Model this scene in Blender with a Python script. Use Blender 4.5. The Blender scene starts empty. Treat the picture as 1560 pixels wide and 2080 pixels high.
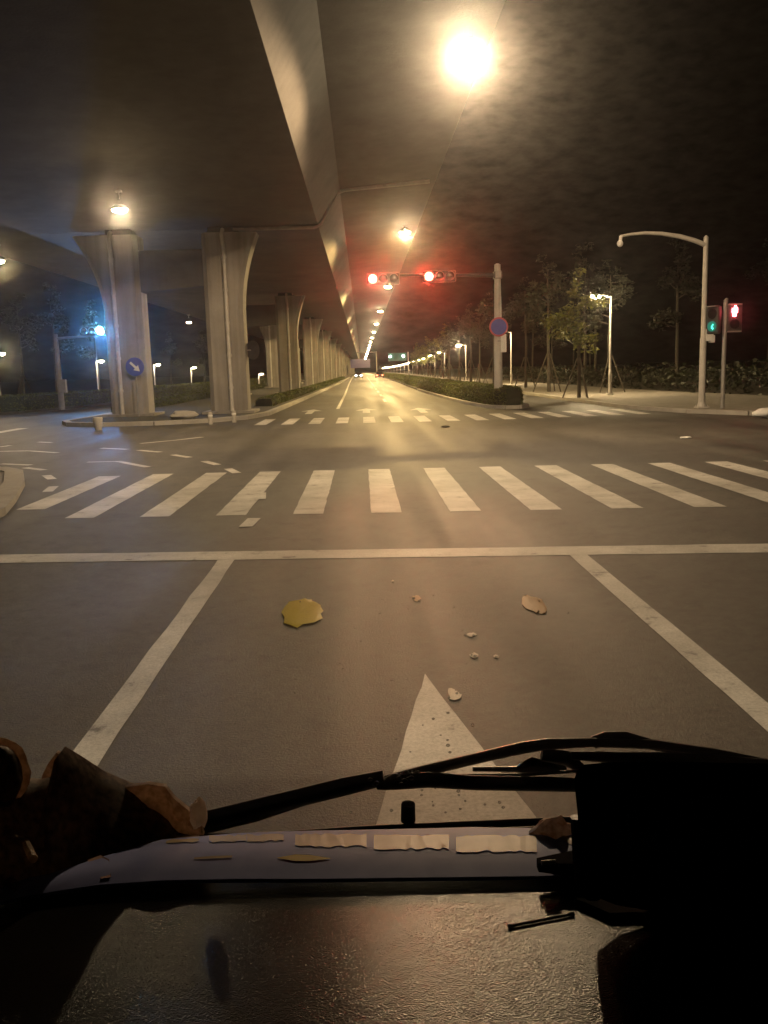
import bpy, bmesh, math, random
from mathutils import Vector, Matrix, noise
R = math.radians
random.seed(7)
sc = bpy.context.scene
col = sc.collection

# ------------------------------------------------------------------ camera
EYE = Vector((0, 0, 1.85))
YAW, PITCH, ROLL, FPX = 0.0199834, -0.1593097, R(1.7), 1800.0
fwd = Vector((math.sin(YAW) * math.cos(PITCH), math.cos(YAW) * math.cos(PITCH), math.sin(PITCH)))
rgt = Vector((math.cos(YAW), -math.sin(YAW), 0))
upv = rgt.cross(fwd)
rgt, upv = rgt * math.cos(ROLL) - upv * math.sin(ROLL), rgt * math.sin(ROLL) + upv * math.cos(ROLL)
cd = bpy.data.cameras.new('camera')
cam = bpy.data.objects.new('camera', cd)
col.objects.link(cam)
cd.sensor_fit = 'VERTICAL'; cd.sensor_height = 36.0; cd.lens = 36.0 * FPX / 2080
cd.clip_start = 0.02; cd.clip_end = 3000
mw = Matrix((rgt, upv, -fwd)).transposed().to_4x4()
mw.translation = EYE
cam.matrix_world = mw
sc.camera = cam

# ------------------------------------------------------------------ night sky, exposure
w = bpy.data.worlds.new('World'); sc.world = w; w.use_nodes = True
nt = w.node_tree
sky = nt.nodes.new('ShaderNodeTexSky'); sky.sky_type = 'NISHITA'; sky.sun_disc = False
sky.sun_elevation = R(-4); sky.sun_rotation = R(200)
bg = nt.nodes['Background']; bg.inputs[1].default_value = 0.004
nt.links.new(sky.outputs[0], bg.inputs[0])
sc.view_settings.view_transform = 'Standard'; sc.view_settings.look = 'None'
sc.view_settings.exposure = 0; sc.view_settings.gamma = 1
sc.view_settings.use_curve_mapping = False
sc.render.engine = 'CYCLES'
cy = sc.cycles
cy.use_denoising = True; cy.max_bounces = 5; cy.diffuse_bounces = 3; cy.glossy_bounces = 3
cy.volume_bounces = 1; cy.transparent_max_bounces = 12; cy.sample_clamp_indirect = 4.0; cy.sample_clamp_direct = 0
cy.use_light_tree = True; cy.caustics_reflective = False; cy.caustics_refractive = False

SODIUM = (1.0, 0.69, 0.36)
SODIUM_NEAR = (1.0, 0.77, 0.49)
P_VIADUCT = 700       # lens radiance of the lamps under the viaduct
W_VIADUCT = 7600     # power of the light each of them throws down and along the road
P_STREET = 2400
P_CYAN = 1900
P_RED = 60

# ------------------------------------------------------------------ pixel of the photo -> point of the place
def ray(px, py):
    return fwd + rgt * ((px - 780) / FPX) - upv * ((py - 1040) / FPX)
def G(px, py, z=0.0):
    d = ray(px, py); return EYE + d * ((z - EYE.z) / d.z)
def atY(px, py, y):
    d = ray(px, py); return EYE + d * (y / d.y)
def plane(px, py, p0, n):
    d = ray(px, py); return EYE + d * ((p0 - EYE).dot(n) / d.dot(n))

# ------------------------------------------------------------------ object helpers
def tag(o, label=None, cat=None, group=None, kind=None):
    if label: o['label'] = label
    if cat: o['category'] = cat
    if group: o['group'] = group
    if kind: o['kind'] = kind
    return o
def empty(name, loc, rz=0.0):
    o = bpy.data.objects.new(name, None); col.objects.link(o)
    o.location = loc; o.rotation_euler.z = rz; o.empty_display_size = 0.2
    return o
def link(name, me, parent=None, loc=None):
    o = bpy.data.objects.new(name, me); col.objects.link(o)
    if parent: o.parent = parent
    if loc is not None: o.location = loc
    return o
KIDS = {}
def copy_tree(o, parent=None):
    c = o.copy(); col.objects.link(c)
    if parent: c.parent = parent
    for ch in list(o.children): copy_tree(ch, c)
    return c

class MB:
    """collects shapes, links them as one mesh"""
    def __init__(s): s.v = []; s.f = []; s.mi = []; s.cur = 0
    def add(s, vs, fs):
        b = len(s.v); s.v += [tuple(v) for v in vs]; s.f += [tuple(i + b for i in f) for f in fs]; s.mi += [s.cur] * len(fs)
    def box(s, c, d, rz=0.0, m=None):
        x, y, z = d[0] / 2, d[1] / 2, d[2] / 2
        vs = [Vector((i, j, k)) for k in (-z, z) for j in (-y, y) for i in (-x, x)]
        rot = m if m is not None else Matrix.Rotation(rz, 3, 'Z')
        s.add([Vector(c) + rot @ v for v in vs], [(0, 2, 3, 1), (4, 5, 7, 6), (0, 1, 5, 4), (2, 6, 7, 3), (0, 4, 6, 2), (1, 3, 7, 5)])
    def tube(s, pts, r, n=10, cap=True):
        pts = [Vector(p) for p in pts]; k = len(pts)
        rs = r if isinstance(r, (list, tuple)) else [r] * k
        t0 = (pts[1] - pts[0]).normalized()
        a = t0.orthogonal().normalized(); vs = []
        for i, p in enumerate(pts):
            t = ((pts[min(i + 1, k - 1)] - pts[max(i - 1, 0)])).normalized()
            a = (a - t * a.dot(t)).normalized(); b = t.cross(a)
            vs += [p + (a * math.cos(6.2832 * j / n) + b * math.sin(6.2832 * j / n)) * rs[i] for j in range(n)]
        fs = [(i * n + j, i * n + (j + 1) % n, (i + 1) * n + (j + 1) % n, (i + 1) * n + j) for i in range(k - 1) for j in range(n)]
        if cap: fs += [tuple(range(n - 1, -1, -1)), tuple((k - 1) * n + j for j in range(n))]
        s.add(vs, fs)
    def rings(s, rings, cap=True, closed=True):
        n = len(rings[0]); vs = [v for r in rings for v in r]
        fs = [(i * n + j, i * n + (j + 1) % n, (i + 1) * n + (j + 1) % n, (i + 1) * n + j) for i in range(len(rings) - 1) for j in range(n if closed else n - 1)]
        if cap: fs += [tuple(range(n - 1, -1, -1)), tuple((len(rings) - 1) * n + j for j in range(n))]
        s.add(vs, fs)
    def prism(s, poly, z0, z1):
        n = len(poly)
        vs = [(p[0], p[1], z0) for p in poly] + [(p[0], p[1], z1) for p in poly]
        s.add(vs, [tuple(range(n - 1, -1, -1)), tuple(range(n, 2 * n))] + [(i, (i + 1) % n, n + (i + 1) % n, n + i) for i in range(n)])
    def sphere(s, c, r, nu=10, nv=7):
        r = r if isinstance(r, (tuple, list)) else (r, r, r); c = Vector(c)
        rings = [[c + Vector((r[0] * math.sin(a) * math.cos(b), r[1] * math.sin(a) * math.sin(b), r[2] * math.cos(a)))
                  for b in [6.2832 * j / nu for j in range(nu)]] for a in [math.pi - math.pi * (i + .02) / (nv + .04) for i in range(nv + 1)]]
        s.rings(rings)
    def disc(s, c, r, axis, th, n=28):
        c = Vector(c); axis = Vector(axis).normalized(); s.tube([c - axis * th / 2, c + axis * th / 2], r, n)
    def build(s, name, mat, parent=None, smooth=False, fix=True):
        me = bpy.data.meshes.new(name); me.from_pydata(s.v, [], s.f)
        ms = mat if isinstance(mat, (list, tuple)) else [mat]
        for m in ms: me.materials.append(m)
        if len(ms) > 1: me.polygons.foreach_set('material_index', s.mi)
        if fix:
            bm = bmesh.new(); bm.from_mesh(me); bmesh.ops.recalc_face_normals(bm, faces=bm.faces); bm.to_mesh(me); bm.free()
        if smooth:
            me.polygons.foreach_set('use_smooth', [True] * len(me.polygons))
            try: me.set_sharp_from_angle(angle=R(40))
            except Exception: pass
        me.update()
        return link(name, me, parent)

# ------------------------------------------------------------------ materials
def newmat(name):
    m = bpy.data.materials.new(name); m.use_nodes = True
    return m, m.node_tree, m.node_tree.nodes['Principled BSDF']
def nd(t, typ, **kw):
    n = t.nodes.new(typ)
    for k, v in kw.items():
        if k in n.inputs.keys(): n.inputs[k].default_value = v
        else: setattr(n, k, v)
    return n
def ramp(t, src, stops):
    r = t.nodes.new('ShaderNodeValToRGB'); e = r.color_ramp.elements
    while len(e) < len(stops): e.new(.5)
    for i, (p, c) in enumerate(stops): e[i].position = p; e[i].color = (*c, 1) if len(c) == 3 else c
    t.links.new(src, r.inputs[0]); return r
def tc(t, out='Object', scale=None):
    c = t.nodes.new('ShaderNodeTexCoord')
    if scale is None: return c.outputs[out]
    mp = t.nodes.new('ShaderNodeMapping'); mp.inputs['Scale'].default_value = scale
    t.links.new(c.outputs[out], mp.inputs[0]); return mp.outputs[0]
def simple(name, c, rough=.6, metal=0., var=.25, scale=6., bump=0., bscale=40., spec=.5):
    m, t, p = newmat(name)
    p.inputs['Roughness'].default_value = rough; p.inputs['Metallic'].default_value = metal
    p.inputs['Specular IOR Level'].default_value = spec
    co = tc(t)
    n = nd(t, 'ShaderNodeTexNoise', Scale=scale, Detail=5.)
    t.links.new(co, n.inputs['Vector'])
    r = ramp(t, n.outputs['Fac'], [(.3, tuple(x * (1 - var) for x in c)), (.7, tuple(min(1, x * (1 + var)) for x in c))])
    t.links.new(r.outputs[0], p.inputs['Base Color'])
    if bump:
        n2 = nd(t, 'ShaderNodeTexNoise', Scale=bscale, Detail=3.)
        t.links.new(co, n2.inputs['Vector'])
        b = nd(t, 'ShaderNodeBump', Strength=bump, Distance=.02); t.links.new(n2.outputs['Fac'], b.inputs['Height'])
        t.links.new(b.outputs[0], p.inputs['Normal'])
    return m
def emit(name, c, s):
    m, t, p = newmat(name)
    p.inputs['Base Color'].default_value = (*[.3 * x for x in c], 1)
    p.inputs['Emission Color'].default_value = (*c, 1); p.inputs['Emission Strength'].default_value = s
    return m

def asphalt_mat():
    m, t, p = newmat('asphalt')
    co = tc(t, 'Object')
    big = nd(t, 'ShaderNodeTexNoise', Scale=.35, Detail=5., Roughness=.6)
    fine = nd(t, 'ShaderNodeTexNoise', Scale=60., Detail=4., Roughness=.7)
    mp = t.nodes.new('ShaderNodeMapping'); mp.inputs['Scale'].default_value = (1.3, .06, 1)
    t.links.new(co, mp.inputs[0])
    lane = nd(t, 'ShaderNodeTexNoise', Scale=1.1, Detail=3.)
    t.links.new(mp.outputs[0], lane.inputs['Vector'])
    for n in (big, fine): t.links.new(co, n.inputs['Vector'])
    spots = nd(t, 'ShaderNodeTexNoise', Scale=2.6, Detail=6., Roughness=.65); t.links.new(co, spots.inputs['Vector'])
    a = ramp(t, big.outputs['Fac'], [(.3, (.034, .0315, .028)), (.7, (.072, .066, .058))])
    l = ramp(t, lane.outputs['Fac'], [(.35, (.62, .62, .62)), (.65, (1.2, 1.2, 1.2))])
    f = ramp(t, fine.outputs['Fac'], [(.3, (.55, .55, .55)), (.7, (1.45, 1.45, 1.45))])
    s = ramp(t, spots.outputs['Fac'], [(.34, (.50, .50, .50)), (.45, (1, 1, 1))])
    cur = a.outputs[0]
    mid = nd(t, 'ShaderNodeTexNoise', Scale=16., Detail=5., Roughness=.7); t.links.new(co, mid.inputs['Vector'])
    md = ramp(t, mid.outputs['Fac'], [(.32, (.72, .72, .72)), (.66, (1.25, 1.25, 1.25))])
    for o in (l, f, s, md):
        mx = nd(t, 'ShaderNodeMix', data_type='RGBA', blend_type='MULTIPLY'); mx.inputs[0].default_value = 1
        t.links.new(cur, mx.inputs[6]); t.links.new(o.outputs[0], mx.inputs[7]); cur = mx.outputs[2]
    t.links.new(cur, p.inputs['Base Color'])
    rl = ramp(t, lane.outputs['Fac'], [(.35, (.55, .55, .55)), (.65, (.68, .68, .68))]); t.links.new(rl.outputs[0], p.inputs['Roughness']); p.inputs['Specular IOR Level'].default_value = .42
    b = nd(t, 'ShaderNodeBump', Strength=.6, Distance=.01); t.links.new(fine.outputs['Fac'], b.inputs['Height'])
    t.links.new(b.outputs[0], p.inputs['Normal'])
    return m
def paint_mat(name='road_paint', c=(.70, .685, .645), wear=.415):
    m, t, p = newmat(name)
    co = t.nodes.new('ShaderNodeNewGeometry').outputs['Position']
    n = nd(t, 'ShaderNodeTexNoise', Scale=3.2, Detail=9., Roughness=.72); t.links.new(co, n.inputs['Vector'])
    n2 = nd(t, 'ShaderNodeTexNoise', Scale=55., Detail=3., Roughness=.7); t.links.new(co, n2.inputs['Vector'])
    r = ramp(t, n.outputs['Fac'], [(wear - .08, (.13, .12, .11)), (wear, tuple(x * .8 for x in c)), (.62, c)])
    n3 = nd(t, 'ShaderNodeTexNoise', Scale=.9, Detail=3.); t.links.new(co, n3.inputs['Vector'])
    r3 = ramp(t, n3.outputs['Fac'], [(.35, (.68, .67, .65)), (.62, (1.02, 1.02, 1.02))])
    m3 = nd(t, 'ShaderNodeMix', data_type='RGBA', blend_type='MULTIPLY'); m3.inputs[0].default_value = 1
    t.links.new(r.outputs[0], m3.inputs[6]); t.links.new(r3.outputs[0], m3.inputs[7])
    r2 = ramp(t, n2.outputs['Fac'], [(.3, (.70, .70, .70)), (.6, (1.05, 1.05, 1.05))])
    mx = nd(t, 'ShaderNodeMix', data_type='RGBA', blend_type='MULTIPLY'); mx.inputs[0].default_value = 1
    t.links.new(m3.outputs[2], mx.inputs[6]); t.links.new(r2.outputs[0], mx.inputs[7])
    t.links.new(mx.outputs[2], p.inputs['Base Color']); p.inputs['Roughness'].default_value = .6
    return m
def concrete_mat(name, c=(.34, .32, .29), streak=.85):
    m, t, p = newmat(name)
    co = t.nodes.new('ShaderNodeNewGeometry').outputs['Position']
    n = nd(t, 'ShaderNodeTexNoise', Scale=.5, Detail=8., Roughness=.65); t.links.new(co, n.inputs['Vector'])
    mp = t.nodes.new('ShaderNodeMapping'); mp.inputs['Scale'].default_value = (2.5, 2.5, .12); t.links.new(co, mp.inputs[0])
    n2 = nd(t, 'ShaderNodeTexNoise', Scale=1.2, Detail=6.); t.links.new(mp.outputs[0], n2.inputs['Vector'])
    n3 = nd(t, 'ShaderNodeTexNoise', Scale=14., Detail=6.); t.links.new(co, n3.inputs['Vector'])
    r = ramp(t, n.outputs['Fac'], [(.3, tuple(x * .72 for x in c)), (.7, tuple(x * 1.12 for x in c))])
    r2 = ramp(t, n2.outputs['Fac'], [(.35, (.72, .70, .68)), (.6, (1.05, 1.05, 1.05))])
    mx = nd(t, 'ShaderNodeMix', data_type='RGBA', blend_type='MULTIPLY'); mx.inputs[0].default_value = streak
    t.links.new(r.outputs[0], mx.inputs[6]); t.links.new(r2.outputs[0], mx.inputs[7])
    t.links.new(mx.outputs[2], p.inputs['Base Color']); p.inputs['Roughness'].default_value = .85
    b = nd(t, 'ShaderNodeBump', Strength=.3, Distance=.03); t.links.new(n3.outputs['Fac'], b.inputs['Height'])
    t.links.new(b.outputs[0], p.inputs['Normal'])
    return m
def leaf_mat(name, c):
    m, t, p = newmat(name)
    oi = t.nodes.new('ShaderNodeNewGeometry')
    r = ramp(t, oi.outputs['Random Per Island'], [(0, tuple(x * .55 for x in c)), (1, tuple(x * 1.5 for x in c))])
    t.links.new(r.outputs[0], p.inputs['Base Color']); p.inputs['Roughness'].default_value = .6
    tr = t.nodes.new('ShaderNodeBsdfTranslucent'); t.links.new(r.outputs[0], tr.inputs[0])
    mx = t.nodes.new('ShaderNodeMixShader'); mx.inputs[0].default_value = .3
    t.links.new(p.outputs[0], mx.inputs[1]); t.links.new(tr.outputs[0], mx.inputs[2])
    t.links.new(mx.outputs[0], t.nodes['Material Output'].inputs[0])
    return m

def leafm(name, a, b):
    m, t, p = newmat(name); co = tc(t); n = nd(t, 'ShaderNodeTexNoise', Scale=130., Detail=5.); t.links.new(co, n.inputs['Vector'])
    r = ramp(t, n.outputs['Fac'], [(.35, a), (.65, b)]); t.links.new(r.outputs[0], p.inputs['Base Color']); p.inputs['Roughness'].default_value = .5
    tr = t.nodes.new('ShaderNodeBsdfTranslucent'); t.links.new(r.outputs[0], tr.inputs[0]); mx = t.nodes.new('ShaderNodeMixShader'); mx.inputs[0].default_value = .6
    t.links.new(p.outputs[0], mx.inputs[1]); t.links.new(tr.outputs[0], mx.inputs[2]); t.links.new(mx.outputs[0], t.nodes['Material Output'].inputs[0]); return m

M = {}
M['asphalt'] = asphalt_mat(); M['paint'] = paint_mat()
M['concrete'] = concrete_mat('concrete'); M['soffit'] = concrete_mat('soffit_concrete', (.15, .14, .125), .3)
M['shaded'] = concrete_mat('shaded_concrete', (.085, .08, .072), .3)  # darker copy of the deck concrete, with shade put into its colour
M['kerb'] = concrete_mat('kerb_stone', (.40, .38, .34), .3)
M['paving'] = simple('paving', (.20, .18, .155), .85, var=.2, scale=3, bump=.4, bscale=20)
M['soil'] = simple('soil', (.035, .032, .022), .95, var=.5, scale=8, bump=.8, bscale=12)
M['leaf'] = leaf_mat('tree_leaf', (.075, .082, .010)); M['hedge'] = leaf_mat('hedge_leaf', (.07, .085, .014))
M['leaf_shaded'] = leaf_mat('shaded_tree_leaf', (.014, .016, .005)); M['undergrowth'] = leaf_mat('undergrowth_leaf', (.014, .018, .005))  # tree leaf darkened in colour to stand for shade away from the lamps
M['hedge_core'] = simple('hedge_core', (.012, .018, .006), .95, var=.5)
M['bark'] = simple('bark', (.05, .042, .032), .9, var=.35, scale=12, bump=.5, bscale=30)
M['stake'] = simple('stake_wood', (.055, .044, .03), .85, var=.3, scale=10)
M['pole'] = simple('painted_pole', (.50, .48, .45), .5, var=.12, scale=3)
M['mast_dark'] = simple('dark_mast', (.16, .15, .145), .6, var=.2, scale=3)  # darker tone for the left signal mast
M['galv'] = simple('galvanised_steel', (.34, .33, .31), .5, .4, var=.15, scale=4)
M['pvc'] = simple('drain_pipe_plastic', (.58, .56, .52), .5, var=.15, scale=3)
M['darkmetal'] = simple('dark_metal', (.03, .03, .03), .5, .3, var=.3)
M['black'] = simple('black_plastic', (.004, .004, .0043), .9, var=.3, scale=20, spec=.03)
M['signalbox'] = simple('signal_housing', (.035, .033, .033), .45, var=.2)
M['sign_blue'] = simple('sign_blue', (.07, .085, .40), .45, var=.12)
M['sign_red'] = simple('sign_red', (.45, .07, .10), .45, var=.1)
M['sign_white'] = simple('sign_white', (.75, .75, .74), .5, var=.06)
M['lens'] = emit('lamp_lens', (1.0, .82, .52), P_VIADUCT)
M['lens_street'] = emit('street_lamp_lens', (1.0, .76, .42), P_STREET)
M['lens_left'] = emit('left_lamp_lens', SODIUM, 700)
M['lens_verge'] = emit('verge_lamp_lens', (1.0, .78, .45), 900)
M['lens_row'] = emit('row_lamp_lens', (1.0, .80, .45), 1500)
M['lens_far'] = emit('far_lamp_lens', (1.0, .74, .40), 260)
M['red_on'] = emit('red_signal_light', (1.0, .045, .03), P_RED)
M['red_man'] = emit('red_figure_light', (1.0, .10, .12), 60)
M['green_dim'] = emit('green_signal_light', (.01, .30, .22), .5)
M['green_lit'] = emit('green_figure_light', (.10, 1.0, .68), 2.0)
M['cyan_on'] = emit('cyan_signal_light', (.10, .42, 1.0), P_CYAN)
M['lens_off'] = simple('unlit_lens', (.012, .01, .01), .2, var=.2)
M['panel_lit'] = emit('lit_panel', (.16, .13, .28), .12)
M['headlight'] = emit('headlight', (1.0, .85, .75), 90)
M['taillight'] = emit('taillight', (1.0, .12, .06), 25)

# ================================================================== GROUND AND ROAD
g = MB(); g.add([(-700, -120, 0), (700, -120, 0), (700, 1500, 0), (-700, 1500, 0)], [(0, 1, 2, 3)])
ground = g.build('ground', M['soil']); tag(ground, kind='structure'); ground.location.z = -.012
def sheet(name, poly, z, mat, parent=None):
    m = MB(); n = len(poly); m.add([(p[0], p[1], z) for p in poly], [tuple(range(n))])
    o = m.build(name, mat, parent, fix=False)
    if o.data.polygons[0].normal.z < 0: o.data.flip_normals()
    return o
road = sheet('road', [(-60, -60), (70, -60), (70, 27.2), (70, 27.3), (11, 34), (11, 1400), (-22, 1400), (-22, 50), (-60, 38)], 0.0, M['asphalt'])
tag(road, kind='structure')
Z1 = .004
jr = random.Random(77)
def ragged(poly, step=.22, amp=.0035):
    out = []
    for i, a in enumerate(poly):
        b = poly[(i + 1) % len(poly)]; L = math.hypot(b[0] - a[0], b[1] - a[1]); k = max(1, min(60, int(L / step)))
        nx, ny = (-(b[1] - a[1]) / L, (b[0] - a[0]) / L) if L else (0, 0)
        for j in range(k):
            u = j / k; d = jr.gauss(0, amp) * (1 if j else .3) - (abs(jr.gauss(0, amp * 2.5)) if jr.random() < .06 else 0) * 0
            out.append((a[0] + (b[0] - a[0]) * u + nx * d, a[1] + (b[1] - a[1]) * u + ny * d))
    return out
def mark(name, poly, z=Z1):
    far = min(p[1] for p in poly) > 30
    return sheet(name, poly if far else ragged(poly), z, M['paint'], road)
def band(name, pts, wd, z=Z1):
    pts = [Vector((p[0], p[1], 0)) for p in pts]; L = []; Rr = []
    for i, p in enumerate(pts):
        t = (pts[min(i + 1, len(pts) - 1)] - pts[max(i - 1, 0)]).normalized(); nn = Vector((-t.y, t.x, 0)) * wd / 2
        L.append(p + nn); Rr.append(p - nn)
    m = MB(); n = len(pts)
    m.add([(q.x, q.y, z) for q in L + Rr], [(i, i + 1, n + i + 1, n + i) for i in range(n - 1)])
    o = m.build(name, M['paint'], road, fix=False)
    for pl in o.data.polygons:
        if pl.normal.z < 0: o.data.flip_normals(); break
    return o
ey = lambda x: 9.07 - .096 * x          # the stop line's rear edge; the line lies slightly askew
mark('stop_line', [(-4.7, ey(-4.7)), (11, ey(11)), (11, ey(11) - .42), (-4.7, ey(-4.7) - .42)])
for x in (-1.43, 2.06, 5.55):
    mark('lane_line', [(x - .085, -20), (x + .085, -20), (x + .085, ey(x) - .43), (x - .085, ey(x) - .43)])
for i in range(17):                     # near pedestrian crossing
    x = -5.09 + 1.03 * i
    if i == 0: x0, x1, ya, yb = -5.07, -4.64, 12.8, 16.9
    else: x0, x1, ya, yb = x, x + .4, 11.47 - .096 * x, 16.62 - .088 * x
    mark('crosswalk_stripe', [(x0, ya), (x1, ya - .04), (x1, yb - .04), (x0, yb)])
for i in range(15):                     # far pedestrian crossing
    x = -3.75 + .99 * i; ya = 31.65 - .16 * x if x < 4 else 31.0 + .12 * (x - 4)
    mark('crosswalk_stripe', [(x - .22, ya), (x + .22, ya - .04), (x + .22, ya + 3.9), (x - .22, ya + 3.9)])
mark('stop_line', [(-3.9, 41.0), (7, 39.6), (7, 39.3), (-3.9, 40.7)])if False else None
# straight-ahead arrow before the stop line
mark('lane_arrow', [(.325, 5.20), (.685, 3.25), (.43, 3.25), (.43, .2), (.22, .2), (.22, 3.25), (-.03, 3.25)])
# turning guide dashes
for (px, py) in [(508, 1062), (527, 1010), (472, 957), (428, 941), (368, 927), (303, 917), (232, 912)]:
    pass
gp = [G(*q) for q in [(508, 1062), (529, 1008), (472, 957), (428, 941), (368, 927), (303, 917), (232, 912)]]
gdir = [Vector((.05, 1, 0)), Vector((-.1, 1, 0)), Vector((-.35, 1, 0)), Vector((-.5, 1, 0)), Vector((-.6, .9, 0)), Vector((-.75, .8, 0)), Vector((-.9, .7, 0))]
for p, d, ln in zip(gp, gdir, (.62, .7, .9, .95, 1, 1.05, 1.1)):
    d = d.normalized(); band('guide_dash', [p - d * ln / 2, p + d * ln / 2], .17, .008)
gq = [G(*q) for q in [(103, 994), (100, 970), (70, 953), (32, 944)]]
for p, d, ln in zip(gq, [Vector((-.2, 1, 0)), Vector((-.5, 1, 0)), Vector((-.8, .8, 0)), Vector((-1, .6, 0))], (.75, .8, .9, 1.0)):
    d = d.normalized(); band('guide_dash', [p - d * ln / 2, p + d * ln / 2], .17, .008)
band('guide_line', [G(177, 939), G(240, 937.5), G(300, 949)], .16)
for pts in ([(0, 917), (60, 916), (117, 920)], [(285, 901), (350, 895), (412, 888)], [(78, 898), (105, 899)], [(0, 908), (22, 905)]):
    band('guide_line', [G(*q) for q in pts], .16)
# lines beyond the junction
band('lane_line', [(-1.25, 44), (-1.38, 70), (-1.9, 130), (-2.4, 210), (-3, 400)], .16)
for y0 in range(52, 260, 11):
    x = 1.33; band('lane_dash', [(x, y0), (x, y0 + 5)], .17)
for (px, py) in [(632, 836), (744, 834), (855, 833)]:
    c = G(px, py)
    mark('lane_arrow', [(c.x, c.y + 2.2), (c.x + .5, c.y + .2), (c.x + .16, c.y + .2), (c.x + .16, c.y - 2.4), (c.x - .16, c.y - 2.4), (c.x - .16, c.y + .2), (c.x - .5, c.y + .2)])
# zebra and give-way bands on the left arm of the crossing road
for k in range(6):
    x = -13.5 - 1.1 * k; mark('crosswalk_stripe', [(x, 31.2 - .1 * x * .3), (x + .45, 31.2 - .1 * x * .3), (x + .45, 34.6 - .1 * x * .3), (x, 34.6 - .1 * x * .3)])

def island(name, poly, top, parent=None, kw=.24, h=.15, kerb=True):
    """kerb stones round a raised strip: each run of kerb is a part"""
    m = MB(); m.prism(poly, -.02, h - .02); o = m.build(name, top, parent); tag(o, kind='structure')
    n = len(poly); cx = sum(p[0] for p in poly) / n; cyy = sum(p[1] for p in poly) / n
    return o
def kerb_run(parent, pts, wd=.24, h=.15, step=1.0, limit=60, every=True):
    """kerb stones laid end to end along a line"""
    pts = [Vector((p[0], p[1], 0)) for p in pts]; cnt = 0
    for a, b in zip(pts[:-1], pts[1:]):
        L = (b - a).length; k = max(1, round(L / step)); d = (b - a) / k
        for i in range(k):
            c = a + d * (i + .5); ln = d.length - .012
            m = MB(); m.box((c.x, c.y, h / 2), (ln, wd, h), math.atan2(d.y, d.x))
            m.build('kerb_stone', M['kerb'], parent); cnt += 1
# the long central strip under the viaduct
cen = [(-12.3, 37.0), (-11.6, 35.4), (-10.2, 34.4), (-8.0, 34.2), (-6.0, 34.9), (-4.8, 36.6), (-4.25, 39.5), (-3.95, 60), (-3.3, 128), (-3.3, 700), (-12.3, 700)]
isl = island('median_strip', cen, M['soil'])
kerb_run(isl, cen[:8], .26, .16, 1.0)
kerb_run(isl, [(-3.95, 60), (-3.3, 128), (-3.3, 240)], .26, .16, 6.0)
kerb_run(isl, [(-12.3, 37.0), (-12.3, 90)], .26, .16, 2.5)
# strip with the hedge that parts the side lane from the main road
sep = [(5.35, 700), (5.0, 130), (4.75, 76), (4.95, 55), (5.25, 45), (5.6, 40), (6.2, 38.7), (6.8, 38.6), (7.25, 39.4), (7.45, 42), (7.5, 700)]
isl2 = island('separator_strip', sep, M['soil'])
kerb_run(isl2, [(4.75, 76), (4.95, 55), (5.25, 45), (5.6, 40), (6.2, 38.7), (6.8, 38.6), (7.25, 39.4), (7.45, 42), (7.5, 70)], .22, .15, 1.2)
# left median beside the standing lane, with its broad pale kerb
med = [(-5.05, -20), (-5.05, 10.5), (-5.25, 12.3), (-5.6, 13.6), (-6.25, 15.7), (-6.95, 17.5), (-7.5, 18.15), (-8.6, 18.25), (-9.6, 17.4), (-10, 15), (-10, -20)]
isl3 = island('left_median', med, M['paving'], h=.105)
kerb_run(isl3, [(-5.0, 2.5), (-5.0, 10.5), (-5.2, 12.3), (-5.55, 13.6), (-6.2, 15.7), (-6.9, 17.5), (-7.5, 18.2), (-8.6, 18.3)], .34, .11, 1.0)
# pavement on the right, beyond the crossing
pav = [(10.6, 700), (10.6, 37), (10.9, 34.2), (11.6, 31.5), (12.8, 29.2), (14.8, 27.6), (70, 24.5), (70, 36), (22, 38), (19, 42), (17.5, 60), (17.5, 700)]
isl4 = island('pavement', pav, M['paving'], h=.13)
kerb_run(isl4, [(10.6, 80), (10.6, 37), (10.9, 34.2), (11.6, 31.5), (12.8, 29.2), (14.8, 27.6), (24, 27.05)], .2, .145, 1.5)
# far verge on the left
ver = [(-60, 41), (-22, 47), (-19.3, 50.5), (-18.0, 58), (-17.2, 90), (-17.2, 700), (-60, 700)]
isl5 = island('left_verge', ver, M['soil'], h=.14)

# ================================================================== VIADUCT
CXV = -8.0
right_half = [(6.3, 8.15), (7.3, 9.62), (11.5, 9.96), (11.5, 10.4), (11.4, 11.3), (11.1, 11.3), (11.05, 10.5)]
sec = [(CXV + x, z) for x, z in right_half] + [(CXV - 14.0, 10.3), (CXV - 14.0, 9.45), (CXV - 7.3, 9.3), (CXV - 6.3, 8.15)]
via = empty('viaduct', (CXV, 40.5, 0))
tag(via, 'long concrete box girder viaduct deck running overhead along the road', 'viaduct')
SPAN = 33.0
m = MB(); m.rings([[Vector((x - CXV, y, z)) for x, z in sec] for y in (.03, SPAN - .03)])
span = m.build('deck_span', [M['soffit'], M['shaded']], via)
for pl in span.data.polygons: pl.material_index = 1 if pl.normal.z < -.85 else 0; span.location = (0, -2 * SPAN, 0)  # underside faces take the concrete with painted shade
for k in range(-1, 20):
    c = span.copy(); col.objects.link(c); c.location = (0, k * SPAN, 0)
# drain pipe along the first pier line: soffit, up the web, out under the wing
dp = MB()
for pts in ([(-5.55 - CXV, 0, 8.06), (-1.85 - CXV, 0, 8.06)], [(-1.85 - CXV, 0, 8.06), (-1.58 - CXV, 0, 8.2), (-.85 - CXV, 0, 9.45), (-.5 - CXV, 0, 9.58)], [(-.5 - CXV, 0, 9.58), (3.2 - CXV, 0, 9.85)]):
    dp.tube(pts, .085, 10)
pipe = dp.build('drain_pipe', M['galv'], via, smooth=True); pipe.location.y = -.35

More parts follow.
